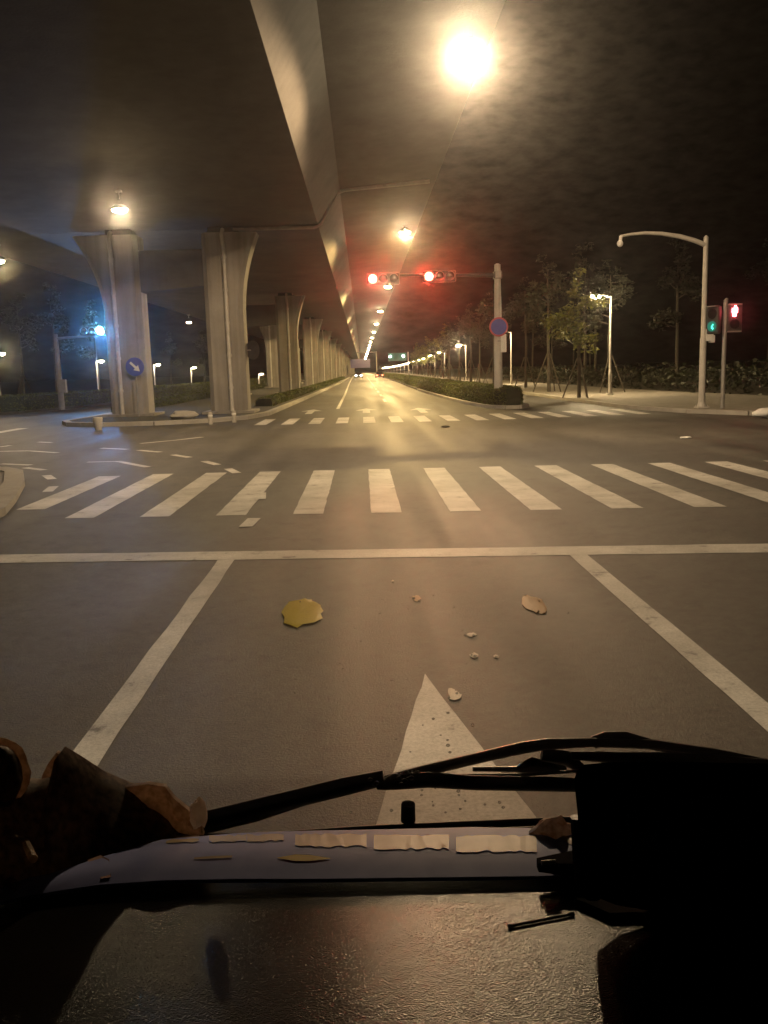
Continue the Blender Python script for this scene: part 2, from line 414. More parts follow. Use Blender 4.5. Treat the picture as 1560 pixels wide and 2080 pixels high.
def column_mesh(side):
    """chamfered column whose outer face flares towards the deck; local x=0 is the shaft's middle"""
    rings = []
    for z in [0, .5, 2, 3.5, 4.6, 5.2, 5.8, 6.3, 6.8, 7.2, 7.55, 7.8]:
        t = max(0, (z - 4.4) / 3.4); fl = (1.15 if side < 0 else .75) * t ** 2
        lo, hi = -.82, .82
        if side < 0: lo -= fl
        else: hi += fl
        d, c = .75, .2
        rings.append([Vector(q) for q in [(lo + c, -d, z), (hi - c, -d, z), (hi, -d + c, z), (hi, d - c, z), (hi - c, d, z), (lo + c, d, z), (lo, d - c, z), (lo, -d + c, z)]])
    mb = MB(); mb.rings(rings); return mb
def make_pier():
    r = empty('bridge_pier', (CXV, 40.5, 0))
    for side, x in ((-1, -10.35 - CXV), (1, -5.95 - CXV)):
        c = column_mesh(side).build('column', M['concrete'], r, smooth=True); c.location = (x, 0, .1)
        b = MB(); b.box((0, 0, 8.02), (1.1, 1.0, .27)); b.box((side * .1, 0, 7.93), (1.4, 1.1, .06))
        b.build('bearing', M['darkmetal'], r).location = (x, 0, 0)
        pl = MB(); pl.prism([(-1.15, -1.05), (1.15, -1.05), (1.15, 1.05), (-1.15, 1.05)], .1, .24)
        pl.build('plinth', M['concrete'], r).location = (x, 0, 0)
        px = .16 if side > 0 else -.28
        d = MB(); d.tube([(px, -.86, .15), (px, -.86, 7.2), (px - .05, -.86, 7.75), (px - .05, -.5, 8.05)], .085, 10)
        for z in (1.2, 2.6, 4.0, 5.4, 6.8): d.tube([(px, -.86, z), (px, -.86, z + .12)], .11, 10)
        d.build('drain_pipe', M['pvc'], r, smooth=True).location = (x, 0, 0)
    b = MB(); xa, xb = -10.35 - CXV + .8, -5.95 - CXV - .8
    b.rings([[Vector((xa, -.5, 5.5)), Vector((xa, .5, 5.5)), Vector((xa, .5, 7.25)), Vector((xa, -.5, 7.25))], [Vector((xb, -.5, 5.7)), Vector((xb, .5, 5.7)), Vector((xb, .5, 7.25)), Vector((xb, -.5, 7.25))]])
    b.build('cross_beam', M['shaded'], r)  # beam darkened by colour as if in shadow
    return r
pier = make_pier()
PG = 'twin column piers under the viaduct'
plab = {0: 'nearest twin column concrete pier, with the round blue arrow sign in front', 1: 'second twin column pier, just behind the nearest one', 2: 'third twin column pier along the median strip'}
for k in range(0, 19):
    o = pier if k == 0 else copy_tree(pier)
    o.location.y = 40.5 + SPAN * k
    tag(o, plab.get(k, 'distant twin column pier in the row receding under the viaduct'), 'bridge pier', PG)

# lamps under the deck
def lens_bowl(rx, ry, rz, n=10, st=4):
    mb = MB(); rings = []
    for i in range(st + 1):
        a = math.pi / 2 * i / st * .96
        rings.append([Vector((rx * math.cos(a) * math.cos(6.2832 * j / n), ry * math.cos(a) * math.sin(6.2832 * j / n), -rz * math.sin(a))) for j in range(n)])
    mb.rings(rings); return mb
def make_viaduct_lamp(stem=.12):
    r = empty('viaduct_lamp', (0, 0, 0))
    ld = bpy.data.lights.new('lamp_light', 'SPOT'); ld.energy = W_VIADUCT; ld.color = SODIUM; ld.spot_size = R(169); ld.spot_blend = .12; ld.shadow_soft_size = .12
    lo = bpy.data.objects.new('lamp_light', ld); col.objects.link(lo); lo.parent = r; lo.location.z = -.14
    lens_bowl(.30, .24, .12).build('lens', M['lens'], r, smooth=True)
    h = MB(); h.rings([[Vector((a * math.cos(6.2832 * j / 12), b * math.sin(6.2832 * j / 12), z)) for j in range(12)] for a, b, z in ((.34, .28, .005), (.34, .28, .05), (.22, .2, .16), (.1, .1, .2))])
    h.build('housing', M['galv'], r, smooth=True)
    s = MB(); s.tube([(0, 0, .19), (0, 0, .2 + stem)], .035, 8); s.box((0, 0, .2 + stem), (.25, .25, .03)); s.build('hanger', M['galv'], r)
    return r
vl = make_viaduct_lamp()
VG = 'lamps in a row under the right wing of the viaduct'
vlab = {-1: 'lamp under the viaduct wing above and behind the vehicle', 0: 'glaring big lamp hanging highest in the picture under the viaduct', 1: 'second bright lamp under the viaduct, just above the red signals', 2: 'third lamp under the viaduct, close below the left red signal'}
ys = {-1: -9.5, 0: 23.5, 1: 52.5, 2: 86.0, 3: 121.0}
for k in range(-1, 19):
    o = vl if k == -1 else copy_tree(vl)
    o.location = (2.9 if k == 0 else 2.72, ys.get(k, 121 + 33 * (k - 3)), 9.58 if k < 1 else 9.55)
    if k == -1: ld = [c for c in o.children if c.type == 'LIGHT'][0].data; ld.color = SODIUM_NEAR; ld.energy = W_VIADUCT * 1.1
    if k == 0: ld = [c for c in o.children if c.type == 'LIGHT'][0]; ld.data = ld.data.copy(); ld.data.color = (1.0, .675, .37); ld.data.energy = W_VIADUCT
    if k == 1: FARL = vl.data if False else [c for c in o.children if c.type == 'LIGHT'][0].data.copy(); FARL.energy = W_VIADUCT * 1.3; FARL.color = (1.0, .66, .23)
    if k == 2: FARL = FARL.copy(); FARL.energy = W_VIADUCT * 2.6
    if k >= 1:
        lc = [c for c in o.children if c.name.startswith('lens')][0]
        if k == 2: FARLENS = lc.data.copy(); FARLENS.materials[0] = M['lens_row']
        if k >= 2: lc.data = FARLENS
    if k >= 1: [c for c in o.children if c.type == 'LIGHT'][0].data = FARL
    tag(o, vlab.get(k, 'small lamp in the string of lights dwindling under the viaduct'), 'lamp', VG)
# two lamps on the left side of the deck and one under its middle
LG = 'lamps on the left carriageway side of the viaduct'
for (p, y, lab) in [((243, 426), 29.5, 'lamp glowing under the soffit above the nearest left column'), ((-2, 531), 43.5, 'lamp at the extreme left under the viaduct edge'), ((384, 655), 96.0, 'lamp on a short arm seen between the two nearest columns')]:
    o = copy_tree(vl); q = atY(p[0], p[1], y); o.location = q; tag(o, lab, 'lamp', LG)
    o.scale = (.8, .8, .8)
    for ch in o.children:
        if ch.type == 'LIGHT': ch.data = ch.data.copy(); ch.data.energy = W_VIADUCT * (.09 if y < 40 else .2)
        if ch.name.startswith('lens'): ch.data = ch.data.copy(); ch.data.materials[0] = M['lens_left']
    for ch in o.children:
        if ch.name.startswith('hanger'): ch.scale.z = max(1, (8.1 - q.z) / .45) if q.x > -14.3 else 3.0

# ================================================================== TREES, HEDGES
def leaf_quads(mb, c, spread, n, size, rnd, flat=.5):
    for _ in range(n):
        while True:
            v = Vector((rnd.uniform(-1, 1), rnd.uniform(-1, 1), rnd.uniform(-1, 1)))
            if v.length < 1: break
        p = Vector(c) + Vector((v.x * spread[0], v.y * spread[1], v.z * spread[2]))
        a = Vector((rnd.gauss(0, 1), rnd.gauss(0, 1), rnd.gauss(0, 1) * flat)).normalized(); b = a.orthogonal().normalized()
        b = Matrix.Rotation(rnd.uniform(0, 6.28), 3, a) @ b; s = size * rnd.uniform(.6, 1.4)
        mb.add([p - a * s, p + b * s * .45, p + a * s, p - b * s * .45], [(0, 1, 2, 3)])
def make_tree(seed, h=8.0, stakes=True, dens=1.0, lf='leaf'):
    rnd = random.Random(seed); r = empty('street_tree', (0, 0, 0))
    t = MB(); lean = rnd.uniform(-.25, .25)
    tr = [(0, 0, 0), (lean * .2, 0, h * .2), (lean * .5, rnd.uniform(-.1, .1), h * .42), (lean, rnd.uniform(-.15, .15), h * .66), (lean * 1.3, 0, h * .92)]
    t.tube(tr, [.13, .11, .095, .07, .02], 8); ends = []
    for i in range(8):
        a = rnd.uniform(0, 6.28); z0 = h * rnd.uniform(.40, .78); L = rnd.uniform(.9, 1.7) * (1.15 - z0 / h * .5)
        b0 = Vector((lean * z0 / h, 0, z0)); e = b0 + Vector((math.cos(a) * L, math.sin(a) * L, L * rnd.uniform(.35, .8)))
        mid = (b0 + e) / 2 + Vector((0, 0, -.08)); t.tube([b0, mid, e], [.045, .03, .012], 5); ends += [e, mid.lerp(e, .5)]
    t.build('trunk', M['bark'], r, smooth=True)
    cr = MB()
    for e in ends + [Vector((lean, 0, h * .9)), Vector((lean, 0, h * .98))]:
        for _ in range(3):
            c = e + Vector((rnd.gauss(0, .3), rnd.gauss(0, .3), rnd.gauss(0, .25)))
            leaf_quads(cr, c, (.42, .42, .3), int(16 * dens), .15, rnd)
    cr.build('crown', M[lf], r, fix=False)
    if stakes:
        for i in range(3):
            a = i * 2.094 + rnd.uniform(-.2, .2) + .5; s = MB()
            s.tube([(1.0 * math.cos(a), 1.0 * math.sin(a), 0), (.12 * math.cos(a), .12 * math.sin(a), 2.4)], .045, 6)
            s.build('support_stake', M['stake'], r)
    return r
tv = [make_tree(11, 7.0, dens=1.5), make_tree(23, 8.0), make_tree(37, 7.2), make_tree(41, 9.0, False, 1.4, 'leaf_shaded'), make_tree(53, 8.2, lf='leaf_shaded')]
used = [False] * 5
TG = 'young staked trees along the right pavement'
def place_tree(v, p, rz, s, label, group):
    o = copy_tree(tv[v]) if used[v] else tv[v]; used[v] = True
    o.location = (p[0], p[1], .1); o.rotation_euler.z = rz; o.scale = (s, s, s); tag(o, label, 'tree', group); return o
place_tree(0, G(1176, 812), .3, .84, 'lamplit young tree on splayed stakes, left of the nearest pavement street lamp', TG)
place_tree(4, (14.6, 52.5), 1.6, .9, 'dim staked tree standing just behind the nearest pavement street lamp', TG)
place_tree(4, G(1115, 799), 2.6, 1.02, 'dark staked tree two places left of the nearest pavement street lamp', TG)
place_tree(4, G(1068, 790), 4.1, 1.0, 'faint staked tree just right of the round blue sign pole', TG)
rnd = random.Random(5)
y = 82
while y < 330:
    x = 11.9 + (y - 80) * .028 + rnd.uniform(-.5, .5)
    place_tree((4 if y < 150 else rnd.choice([1, 2, 4])), (x, y), rnd.uniform(0, 6.28), rnd.uniform(.85, 1.1), 'lamplit small tree in the row dwindling along the right pavement', TG)
    y += rnd.uniform(10, 14)
BG = 'dark trees behind the right pavement'
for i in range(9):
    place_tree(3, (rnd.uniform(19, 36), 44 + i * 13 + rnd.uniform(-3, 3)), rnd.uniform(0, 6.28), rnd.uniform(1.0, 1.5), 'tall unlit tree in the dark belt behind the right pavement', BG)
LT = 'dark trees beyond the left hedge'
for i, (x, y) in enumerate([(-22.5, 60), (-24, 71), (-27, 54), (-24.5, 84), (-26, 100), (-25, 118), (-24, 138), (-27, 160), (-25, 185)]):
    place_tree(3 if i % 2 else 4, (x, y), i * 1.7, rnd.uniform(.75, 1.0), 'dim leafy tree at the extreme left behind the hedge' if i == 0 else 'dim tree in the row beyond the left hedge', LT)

def make_hedge(path, wd, h, label, seed, leaf=.075, dens=55):
    rnd = random.Random(seed); base = Vector((path[0][0], path[0][1], 0)); r = empty('hedge', base)
    tag(r, label, 'hedge')
    pts = [Vector((p[0], p[1], 0)) - base for p in path]; core = MB(); fol = MB()
    rings = []
    for i, p in enumerate(pts):
        t = (pts[min(i + 1, len(pts) - 1)] - pts[max(i - 1, 0)]).normalized(); nn = Vector((-t.y, t.x, 0)); w_ = (wd[i] if isinstance(wd, list) else wd) / 2
        rings.append([p + nn * a * w_ + Vector((0, 0, b * h)) for a, b in ((-.92, .12), (-.98, .5), (-.85, .9), (0, .97), (.85, .9), (.98, .5), (.92, .12))])
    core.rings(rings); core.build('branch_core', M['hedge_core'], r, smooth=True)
    for i in range(len(pts) - 1):
        L = (pts[i + 1] - pts[i]).length; dist = (pts[i] + base).length
        k = int(L * dens * min(1, (60 / dist) ** 2 + .05) * 2); s = leaf * max(1, dist / 60)
        for _ in range(min(k, 6000)):
            u = rnd.random(); q = rnd.uniform(0, 5.999); j = int(q); f = q - j
            if j > 5: j = 5
            p = rings[i][j].lerp(rings[i][j + 1], f).lerp(rings[i + 1][j].lerp(rings[i + 1][j + 1], f), u)
            leaf_quads(fol, p, (.07, .07, .06), 1, s, rnd)
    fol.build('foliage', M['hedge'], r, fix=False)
    return r
make_hedge([(6.6, 38.95), (6.45, 39.6), (6.35, 41), (6.25, 46), (6.1, 56), (6.1, 76), (6.3, 130), (6.45, 300)], [.7, 1.3, 1.6, 1.9, 2.1, 2.3, 2.2, 1.8], .95, 'clipped low hedge on the separator strip below the blue sign', 3, dens=420)
make_hedge([(-5.2, 47), (-5.0, 60), (-4.6, 100), (-4.3, 200)], .9, .55, 'low dark hedge along the median strip behind the nearest pier', 4, dens=150)
make_hedge([(-24, 47.5), (-20.2, 51), (-18.7, 58), (-18.0, 75), (-17.8, 110), (-17.8, 200)], 1.2, 1.05, 'long dark hedge along the far edge of the left carriageway', 6, dens=200)
make_hedge([(-12.0, 44), (-11.9, 60), (-11.9, 110)], .7, .6, 'knee high dark planting between the left column and left carriageway', 8, dens=100)
# undergrowth along the back of the right pavement
sh = MB(); rnd = random.Random(9)
for i in range(900):
    y = 36 + 90 * rnd.random() ** 1.4; x = 17.5 + rnd.random() * 6 + max(0, (46 - y)) * 1.2 * rnd.random()
    leaf_quads(sh, (x, y, .5 + rnd.random() * .8), (.7, .7, .6), 9, .16, rnd)
o = sh.build('undergrowth', M['undergrowth'], fix=False); tag(o, 'dark low undergrowth along the back of the right pavement', 'undergrowth', kind='stuff')

# ================================================================== STREET LAMPS
def make_street_lamp(h=5.3, arm=-.85, lens='lens_street', name='street_lamp'):
    r = empty(name, (0, 0, 0))
    p = MB(); p.tube([(0, 0, 0), (0, 0, h * .25), (0, 0, h * .25 + .02), (0, 0, h)], [.085, .08, .06, .05], 10); p.build('pole', M['pole'], r, smooth=True)
    b = MB(); b.box((0, 0, .03), (.34, .34, .06)); b.box((0, -.1, .9), (.15, .05, .45)); b.build('base', M['pole'], r)
    a = MB(); a.tube([(0, 0, h - .08), (arm * .5, 0, h + .06), (arm * .75, 0, h + .07)], .03, 8); a.build('arm', M['pole'], r, smooth=True)
    hd = MB(); hd.rings([[Vector((arm + x * math.cos(6.2832 * j / 12), .13 * k * math.sin(6.2832 * j / 12), h + .06 + z)) for j in range(12)] for x, k, z in ((.3, 1, -.03), (.3, 1, .02), (.2, .7, .09))])
    hd.build('lamp_head', M['galv'], r, smooth=True)
    l = (lens_bowl(.27, .15, .15) if lens == 'lens_street' else lens_bowl(.2, .17, .17)).build('lens', M[lens], r, smooth=True); l.location = (arm, 0, h + .025)
    return r
SG = 'street lamps along the right pavement'
sl = make_street_lamp()
slab = ['nearest street lamp on the right pavement, glowing through tree leaves', 'second street lamp on the right, just beside the blue sign pole', 'third street lamp along the right pavement, above the hedge', 'fourth street lamp along the right pavement, above the hedge']
pts = [(1241, 607), (1038, 674), (946, 701), (903, 715), (883, 722), (868, 728), (857, 731), (847, 734), (838, 736.5), (829, 739), (821, 741), (813, 742.5), (806, 743.8), (800, 744.8), (794, 745.8), (788, 746.8), (782, 747.6)]
for i, (px, py) in enumerate(pts):
    hz = atY(px, py, 100); t = (5.3 - 1.85) / max(.3, hz.z - 1.85) * 100; t = min(t, 49 + 36 * i)
    q = atY(px, py, t); o = sl if i == 0 else copy_tree(sl)
    o.location = (q.x, q.y, q.z - 5.3 if i else .12); s = 1.0 if i < 4 else 1.25
    if i: o.location.z = 0; o.scale = (1.1, 1.1, q.z / 5.3)
    tag(o, slab[i] if i < 4 else 'tiny street lamp in the far string along the right pavement', 'street lamp', SG)
LS = 'street lamps beyond the left hedge'
ll = make_street_lamp(4.6, .42, 'lens_verge')
for i, (px, py, y, lab) in enumerate([(195, 734, 78, 'street lamp with white pole left of the nearest column'), (312, 741, 90, 'street lamp between the two columns, nearer the arrow sign'), (387, 747, 104, 'street lamp between the two columns, nearer the right column'), (-8, 719, 66, 'street lamp cut by the left picture edge behind the hedge'), (525, 760, 125, 'faint street lamp just right of the right hand column'), (565, 752, 135, 'faint street lamp among the far pier columns')]):
    q = atY(px, py, y); o = ll if i == 0 else copy_tree(ll); o.location = (q.x, q.y, .1); o.scale.z = (q.z - .1) / 4.6; tag(o, lab, 'street lamp', LS)

# ================================================================== TRAFFIC SIGNALS AND SIGNS
def signal_head(parent, c, n=3, horiz=True, lit=0, r=.19, mats=('red_on', 'lens_off', 'lens_off'), face=Vector((0, -1, 0))):
    st = .46; hb = MB(); L = st * n + .06
    dims = (L, .2, .5) if horiz else (.5, .2, L)
    k = Vector(((L / 2 - .26) if horiz else 0, 0, 0 if horiz else -(L / 2 - .26)))
    cc = Vector(c) + k
    hb.box(cc, dims)
    h = hb.build('signal_head', M['signalbox'], parent)
    bv = h.modifiers.new('bevel', 'BEVEL'); bv.width = .06; bv.segments = 3
    for i in range(n):
        q = Vector(c) + (Vector((st * i, 0, 0)) if horiz else Vector((0, 0, -st * i)))
        ds = MB(); ds.rings([[q + Vector((a * math.cos(6.2832 * j / 16), -y, a * math.sin(6.2832 * j / 16))) for j in range(16)] for a, y in ((r, .102), (r * .8, .125), (r * .4, .14))])
        ds.build('signal_lens', M[mats[i]], h, smooth=True)
        vs = MB(); n2 = 12
        a0 = [Vector((math.cos(t), 0, math.sin(t))) for t in [math.pi * (-.1 + 1.2 * j / n2) for j in range(n2 + 1)]]
        out = [q + v * (r + .015) + Vector((0, -.1, 0)) for v in a0]; fr = [q + v * (r + .015) + Vector((0, -.36 + .1 * (1 - max(0, v.z)), 0)) for v in a0]
        vs.add(out + fr, [(j, j + 1, n2 + 2 + j, n2 + 1 + j) for j in range(n2)]); vo = vs.build('visor', M['signalbox'], h, fix=False)
        so = vo.modifiers.new('thick', 'SOLIDIFY'); so.thickness = .01
    return h
ms = empty('mast_signal', (6.1, 40, .1)); tag(ms, 'tall pale pole with a long arm carrying two red traffic signals', 'traffic signal')
p = MB(); p.tube([(0, 0, 0), (0, 0, 3), (0, 0, 6.15)], [.2, .17, .13], 14); p.tube([(0, 0, 6.15), (0, 0, 6.2)], [.14, .05], 14); p.build('pole', M['pole'], ms, smooth=True)
p = MB(); p.tube([(.15, 0, 5.68), (-1.2, 0, 5.74), (-5.6, 0, 5.86)], [.1, .085, .05], 12); p.box((0, -.0, 5.7), (.36, .36, .3)); p.build('mast_arm', M['signalbox'], ms, smooth=True)
p = MB(); p.box((.0, -.22, 5.72), (.24, .12, .3)); p.build('clamp_plate', M['galv'], ms)
for px, py in ((757, 567), (871, 562)):
    q = atY(px, py, 39.75) - Vector((6.1, 40, .1)); signal_head(ms, q)
    ld = bpy.data.lights.new('signal_beam', 'SPOT'); ld.energy = 1500; ld.color = (1, .035, .02); ld.spot_size = R(15); ld.spot_blend = .4; ld.shadow_soft_size = .15
    lo = bpy.data.objects.new('signal_beam', ld); col.objects.link(lo); lo.parent = ms; lo.location = q + Vector((0, -.42, 0)); lo.rotation_euler = (R(84), 0, R(180))
def round_sign(name, c, r, mats, label, ring, arrow=None, post=None):
    o = empty(name, c); tag(o, label, 'sign')
    d = MB(); d.disc((0, 0, 0), r, (0, 1, 0), .02, 36); d.build('rim', M[mats[0]], o)
    f = MB(); f.disc((0, -.014, 0), r - ring, (0, 1, 0), .012, 36); f.build('sign_face', M[mats[1]], o)
    b = MB(); b.box((0, .05, 0), (r * 1.1, .06, .08)); b.build('bracket', M['galv'], o)
    return o
q = atY(1013, 664, 39.72)
s1 = round_sign('no_parking_sign', q, .42, ('sign_red', 'sign_blue'), 'round blue sign with red rim clamped on the mast signal pole', .075)
pl = empty('small_plate_sign', atY(1022, 697, 39.76)); tag(pl, 'small white upright plate fixed to the pole under the round blue sign', 'sign')
b = MB(); b.box((.02, 0, 0), (.24, .02, .78)); b.build('plate', M['sign_white'], pl); b = MB(); b.box((-.14, .03, .1), (.2, .03, .05)); b.build('bracket', M['galv'], pl)
# keep right arrow in front of the first left column
q = atY(274, 745, 39.35); s2 = round_sign('arrow_sign', q, .40, ('sign_blue', 'sign_blue'), 'round dark blue sign with white arrow pointing down to the right', .03)
a = MB(); ang = R(-45); rot = Matrix.Rotation(-ang, 3, 'Y')
pr = [(-.27, .045), (.02, .045), (.02, .13), (.29, 0), (.02, -.13), (.02, -.045), (-.27, -.045)]
pr = [(-.27, .05), (.05, .05), (.05, .15), (.29, 0), (.05, -.15), (.05, -.05), (-.27, -.05)]
vs = [rot @ Vector((x, 0, z)) for x, z in pr]
n = len(vs); a.add([v + Vector((0, -.024, 0)) for v in vs] + [v + Vector((0, -.018, 0)) for v in vs], [tuple(range(n)), tuple(range(2 * n - 1, n - 1, -1))] + [(i, n + i, n + (i + 1) % n, (i + 1) % n) for i in range(n)])
a.build('arrow', M['sign_white'], s2)
p = MB(); p.tube([(0, .06, -q.z + .12), (0, .06, .3)], .035, 10); p.build('post', M['galv'], s2)
# back of a round sign on the second column
q = atY(513, 711, 40.6); o = empty('round_sign', q); tag(o, 'dark back of a round sign sticking out beside the right hand column', 'sign')
d = MB(); d.disc((0, 0, 0), .42, (.75, 1, 0), .02, 28); d.build('sign_plate', M['darkmetal'], o)
p = MB(); p.tube([(-.3, .1, .0), (.2, .02, 0)], .03, 8); p.build('bracket', M['galv'], o)
# cyan lit signal over the left carriageway
cs = empty('mast_signal', (-17.4, 52, .1)); tag(cs, 'mast signal at the far left with one glaring blue white light', 'traffic signal')
p = MB(); p.tube([(0, 0, 0), (0, 0, 2.4), (0, 0, 4.3)], [.17, .14, .1], 12); p.build('pole', M['mast_dark'], cs, smooth=True)
p = MB(); p.tube([(0, 0, 4.05), (3.4, 0, 4.2)], [.07, .04], 10); p.build('mast_arm', M['mast_dark'], cs, smooth=True)
p = MB(); p.box((.2, -.05, 1.35), (.34, .3, .75)); p.build('control_box', M['mast_dark'], cs)
q = atY(205, 672, 51.7) - Vector((-17.4, 52, .1)); signal_head(cs, q - Vector((.92, 0, 0)), mats=('lens_off', 'lens_off', 'cyan_on'))
# curved camera pole
cp = empty('camera_pole', (12.44, 32.5, .12)); tag(cp, 'tall white pole with curved arm and dome camera on the pavement corner', 'camera pole')
p = MB(); p.tube([(0, 0, 0), (0, 0, 2.5), (0, 0, 2.55), (0, 0, 6.05)], [.12, .115, .095, .085], 14); p.tube([(0, 0, 6.05), (0, 0, 6.12)], [.09, .03], 12); p.build('pole', M['pole'], cp, smooth=True)
p = MB(); p.box((0, 0, .02), (.42, .42, .04)); p.tube([(0, 0, .04), (0, 0, .22)], [.17, .12], 14)
for sx in (-1, 1):
    for sy in (-1, 1): p.tube([(sx * .16, sy * .16, .03), (sx * .16, sy * .16, .09)], .018, 6)
p.build('base_plate', M['pole'], cp, smooth=True)
p = MB(); p.tube([(0, 0, 5.78), (-.4, 0, 5.95), (-.95, 0, 6.11), (-1.6, 0, 6.22), (-2.2, 0, 6.26), (-2.7, 0, 6.23), (-3.08, 0, 6.17)], [.085, .085, .08, .07, .06, .05, .045], 12); p.build('curved_arm', M['pole'], cp, smooth=True)
p = MB(); p.tube([(-3.06, 0, 6.18), (-3.08, 0, 6.0)], .06, 12); p.sphere((-3.09, 0, 5.92), (.11, .11, .12), 14, 9); p.build('dome_camera', M['sign_white'], cp, smooth=True)
p = MB(); p.box((.19, -.02, 2.62), (.26, .22, .42)); p.box((.30, -.02, 2.48), (.16, .18, .25)); p.build('control_box', M['sign_white'], cp)
# pedestrian signal
ps = empty('pedestrian_signal', (12.93, 31.8, .12)); tag(ps, 'pedestrian signal post with a red standing figure and a green lens', 'pedestrian signal')
p = MB(); p.tube([(0, 0, 0), (0, 0, 3.75)], .075, 12); p.tube([(0, 0, 3.75), (.05, 0, 3.86)], [.09, .04], 10); p.build('pole', M['galv'], ps, smooth=True)
p = MB(); p.box((.30, -.02, 3.16), (.56, .2, .98)); h = p.build('signal_head', M['signalbox'], ps); bv = h.modifiers.new('bevel', 'BEVEL'); bv.width = .06; bv.segments = 3
for z in (3.64, 2.70):
    p = MB(); p.box((.30, -.115, z), (.5, .03, .05)); p.build('frame_bar', M['galv'], h)
p = MB(); cx, cz = .27, 3.42
p.sphere((cx + .03, -.15, cz + .13), (.045, .02, .05), 8, 6); p.box((cx + .01, -.15, cz + .0), (.12, .03, .17)); p.box((cx - .03, -.15, cz - .13), (.05, .03, .14)); p.box((cx + .03, -.15, cz - .13), (.05, .03, .14)); p.box((cx + .09, -.15, cz + .01), (.03, .03, .16)); p.box((cx - .07, -.15, cz + .0), (.03, .03, .16))
p.build('red_figure', M['red_man'], h)
p = MB(); p.disc((.30, -.13, 2.96), .17, (0, 1, 0), .03, 20); p.build('signal_lens', M['lens_off'], h)
h2 = empty('side_head', (0, 0, 0)); bpy.data.objects.remove(h2)
p = MB(); p.box((0, 0, 0), (.5, .2, .98)); h = p.build('signal_head', M['signalbox'], ps); h.location = (-.40, -.02, 3.12); h.rotation_euler.z = R(-58); bv = h.modifiers.new('bevel', 'BEVEL'); bv.width = .06; bv.segments = 3
p = MB(); p.disc((0, -.115, -.22), .18, (0, 1, 0), .03, 20); gl = p.build('signal_lens', M['green_dim'], h)
p = MB(); p.sphere((.05, -.135, -.17), (.035, .012, .035), 8, 6); p.box((.02, -.135, -.25), (.07, .015, .11)); p.box((.06, -.135, -.31), (.03, .015, .08), m=Matrix.Rotation(.5, 3, 'Y')); p.build('walking_figure', M['green_lit'], h)
p = MB(); p.disc((0, -.115, .22), .18, (0, 1, 0), .03, 20); p.build('signal_lens', M['lens_off'], h)
p = MB(); p.box((0, -.16, .47), (.42, .16, .03)); p.build('visor', M['galv'], h)

# far gantry, green board and cars at the vanishing point
ga = empty('overhead_gantry', (-1.5, 330, 0)); tag(ga, 'far overhead gantry board glowing bluish purple at the end of the road', 'gantry')
p = MB(); p.tube([(-6, 0, 0), (-6, 0, 8.5)], .2, 8); p.tube([(7, 0, 0), (7, 0, 8.5)], .2, 8); p.tube([(-6, 0, 8.3), (7, 0, 8.3)], .15, 8); p.build('frame', M['galv'], ga)
p = MB(); p.box((1.0, -.25, 4.3), (7.2, .15, 3.2)); p.build('board', M['panel_lit'], ga)
gs = empty('green_direction_sign', (10, 250, 0)); tag(gs, 'far dark green direction board above the right row of lamps', 'sign')
p = MB(); p.tube([(3, 0, 0), (3, 0, 6.5)], .16, 8); p.build('pole', M['galv'], gs)
M['green_board'] = simple('green_board', (.01, .10, .07), .5)
p = MB(); p.box((0, 0, 5.2), (5, .12, 2.2)); p.build('board', M['green_board'], gs)
for x in (-2.0, 1.6):
    p = MB(); p.sphere((x, -.3, 5.4), .22, 8, 6); p.build('lamp', M['headlight'], gs)
def make_car(name, loc, lamp, label):
    c = empty(name, loc); tag(c, label, 'car')
    b = MB(); b.rings([[Vector((x, y, z)) for x, z in ((-.85 * k, z0), (.85 * k, z0), (.85 * k, z1), (-.85 * k, z1))] for y, k, z0, z1 in ((-2.1, .9, .3, .75), (-1.9, 1, .25, .85), (1.9, 1, .25, .9), (2.1, .9, .3, .8))]); b.build('body', M['darkmetal'], c)
    b = MB(); b.rings([[Vector((x * k, y * k2, z)) for x, y in ((-.8, -1.1), (.8, -1.1), (.8, 1.3), (-.8, 1.3))] for k, k2, z in ((1, 1, .85), (.8, .65, 1.45))]); b.build('cabin', M['lens_off'], c)
    for x in (-.85, .85):
        for yy in (-1.3, 1.3):
            b = MB(); b.disc((x, yy, .32), .32, (1, 0, 0), .2, 14); b.build('wheel', M['black'], c)
    for x in (-.62, .62):
        b = MB(); b.box((x, -2.1, .62), (.3, .1, .16)); b.build('headlight' if lamp == 'headlight' else 'tail_light', M[lamp], c)
    return c
make_car('car', (-.8, 215, 0), 'headlight', 'far car with two white headlights coming down the road')
make_car('car', (4.0, 205, 0), 'taillight', 'far car showing red tail lights beside the hedge')

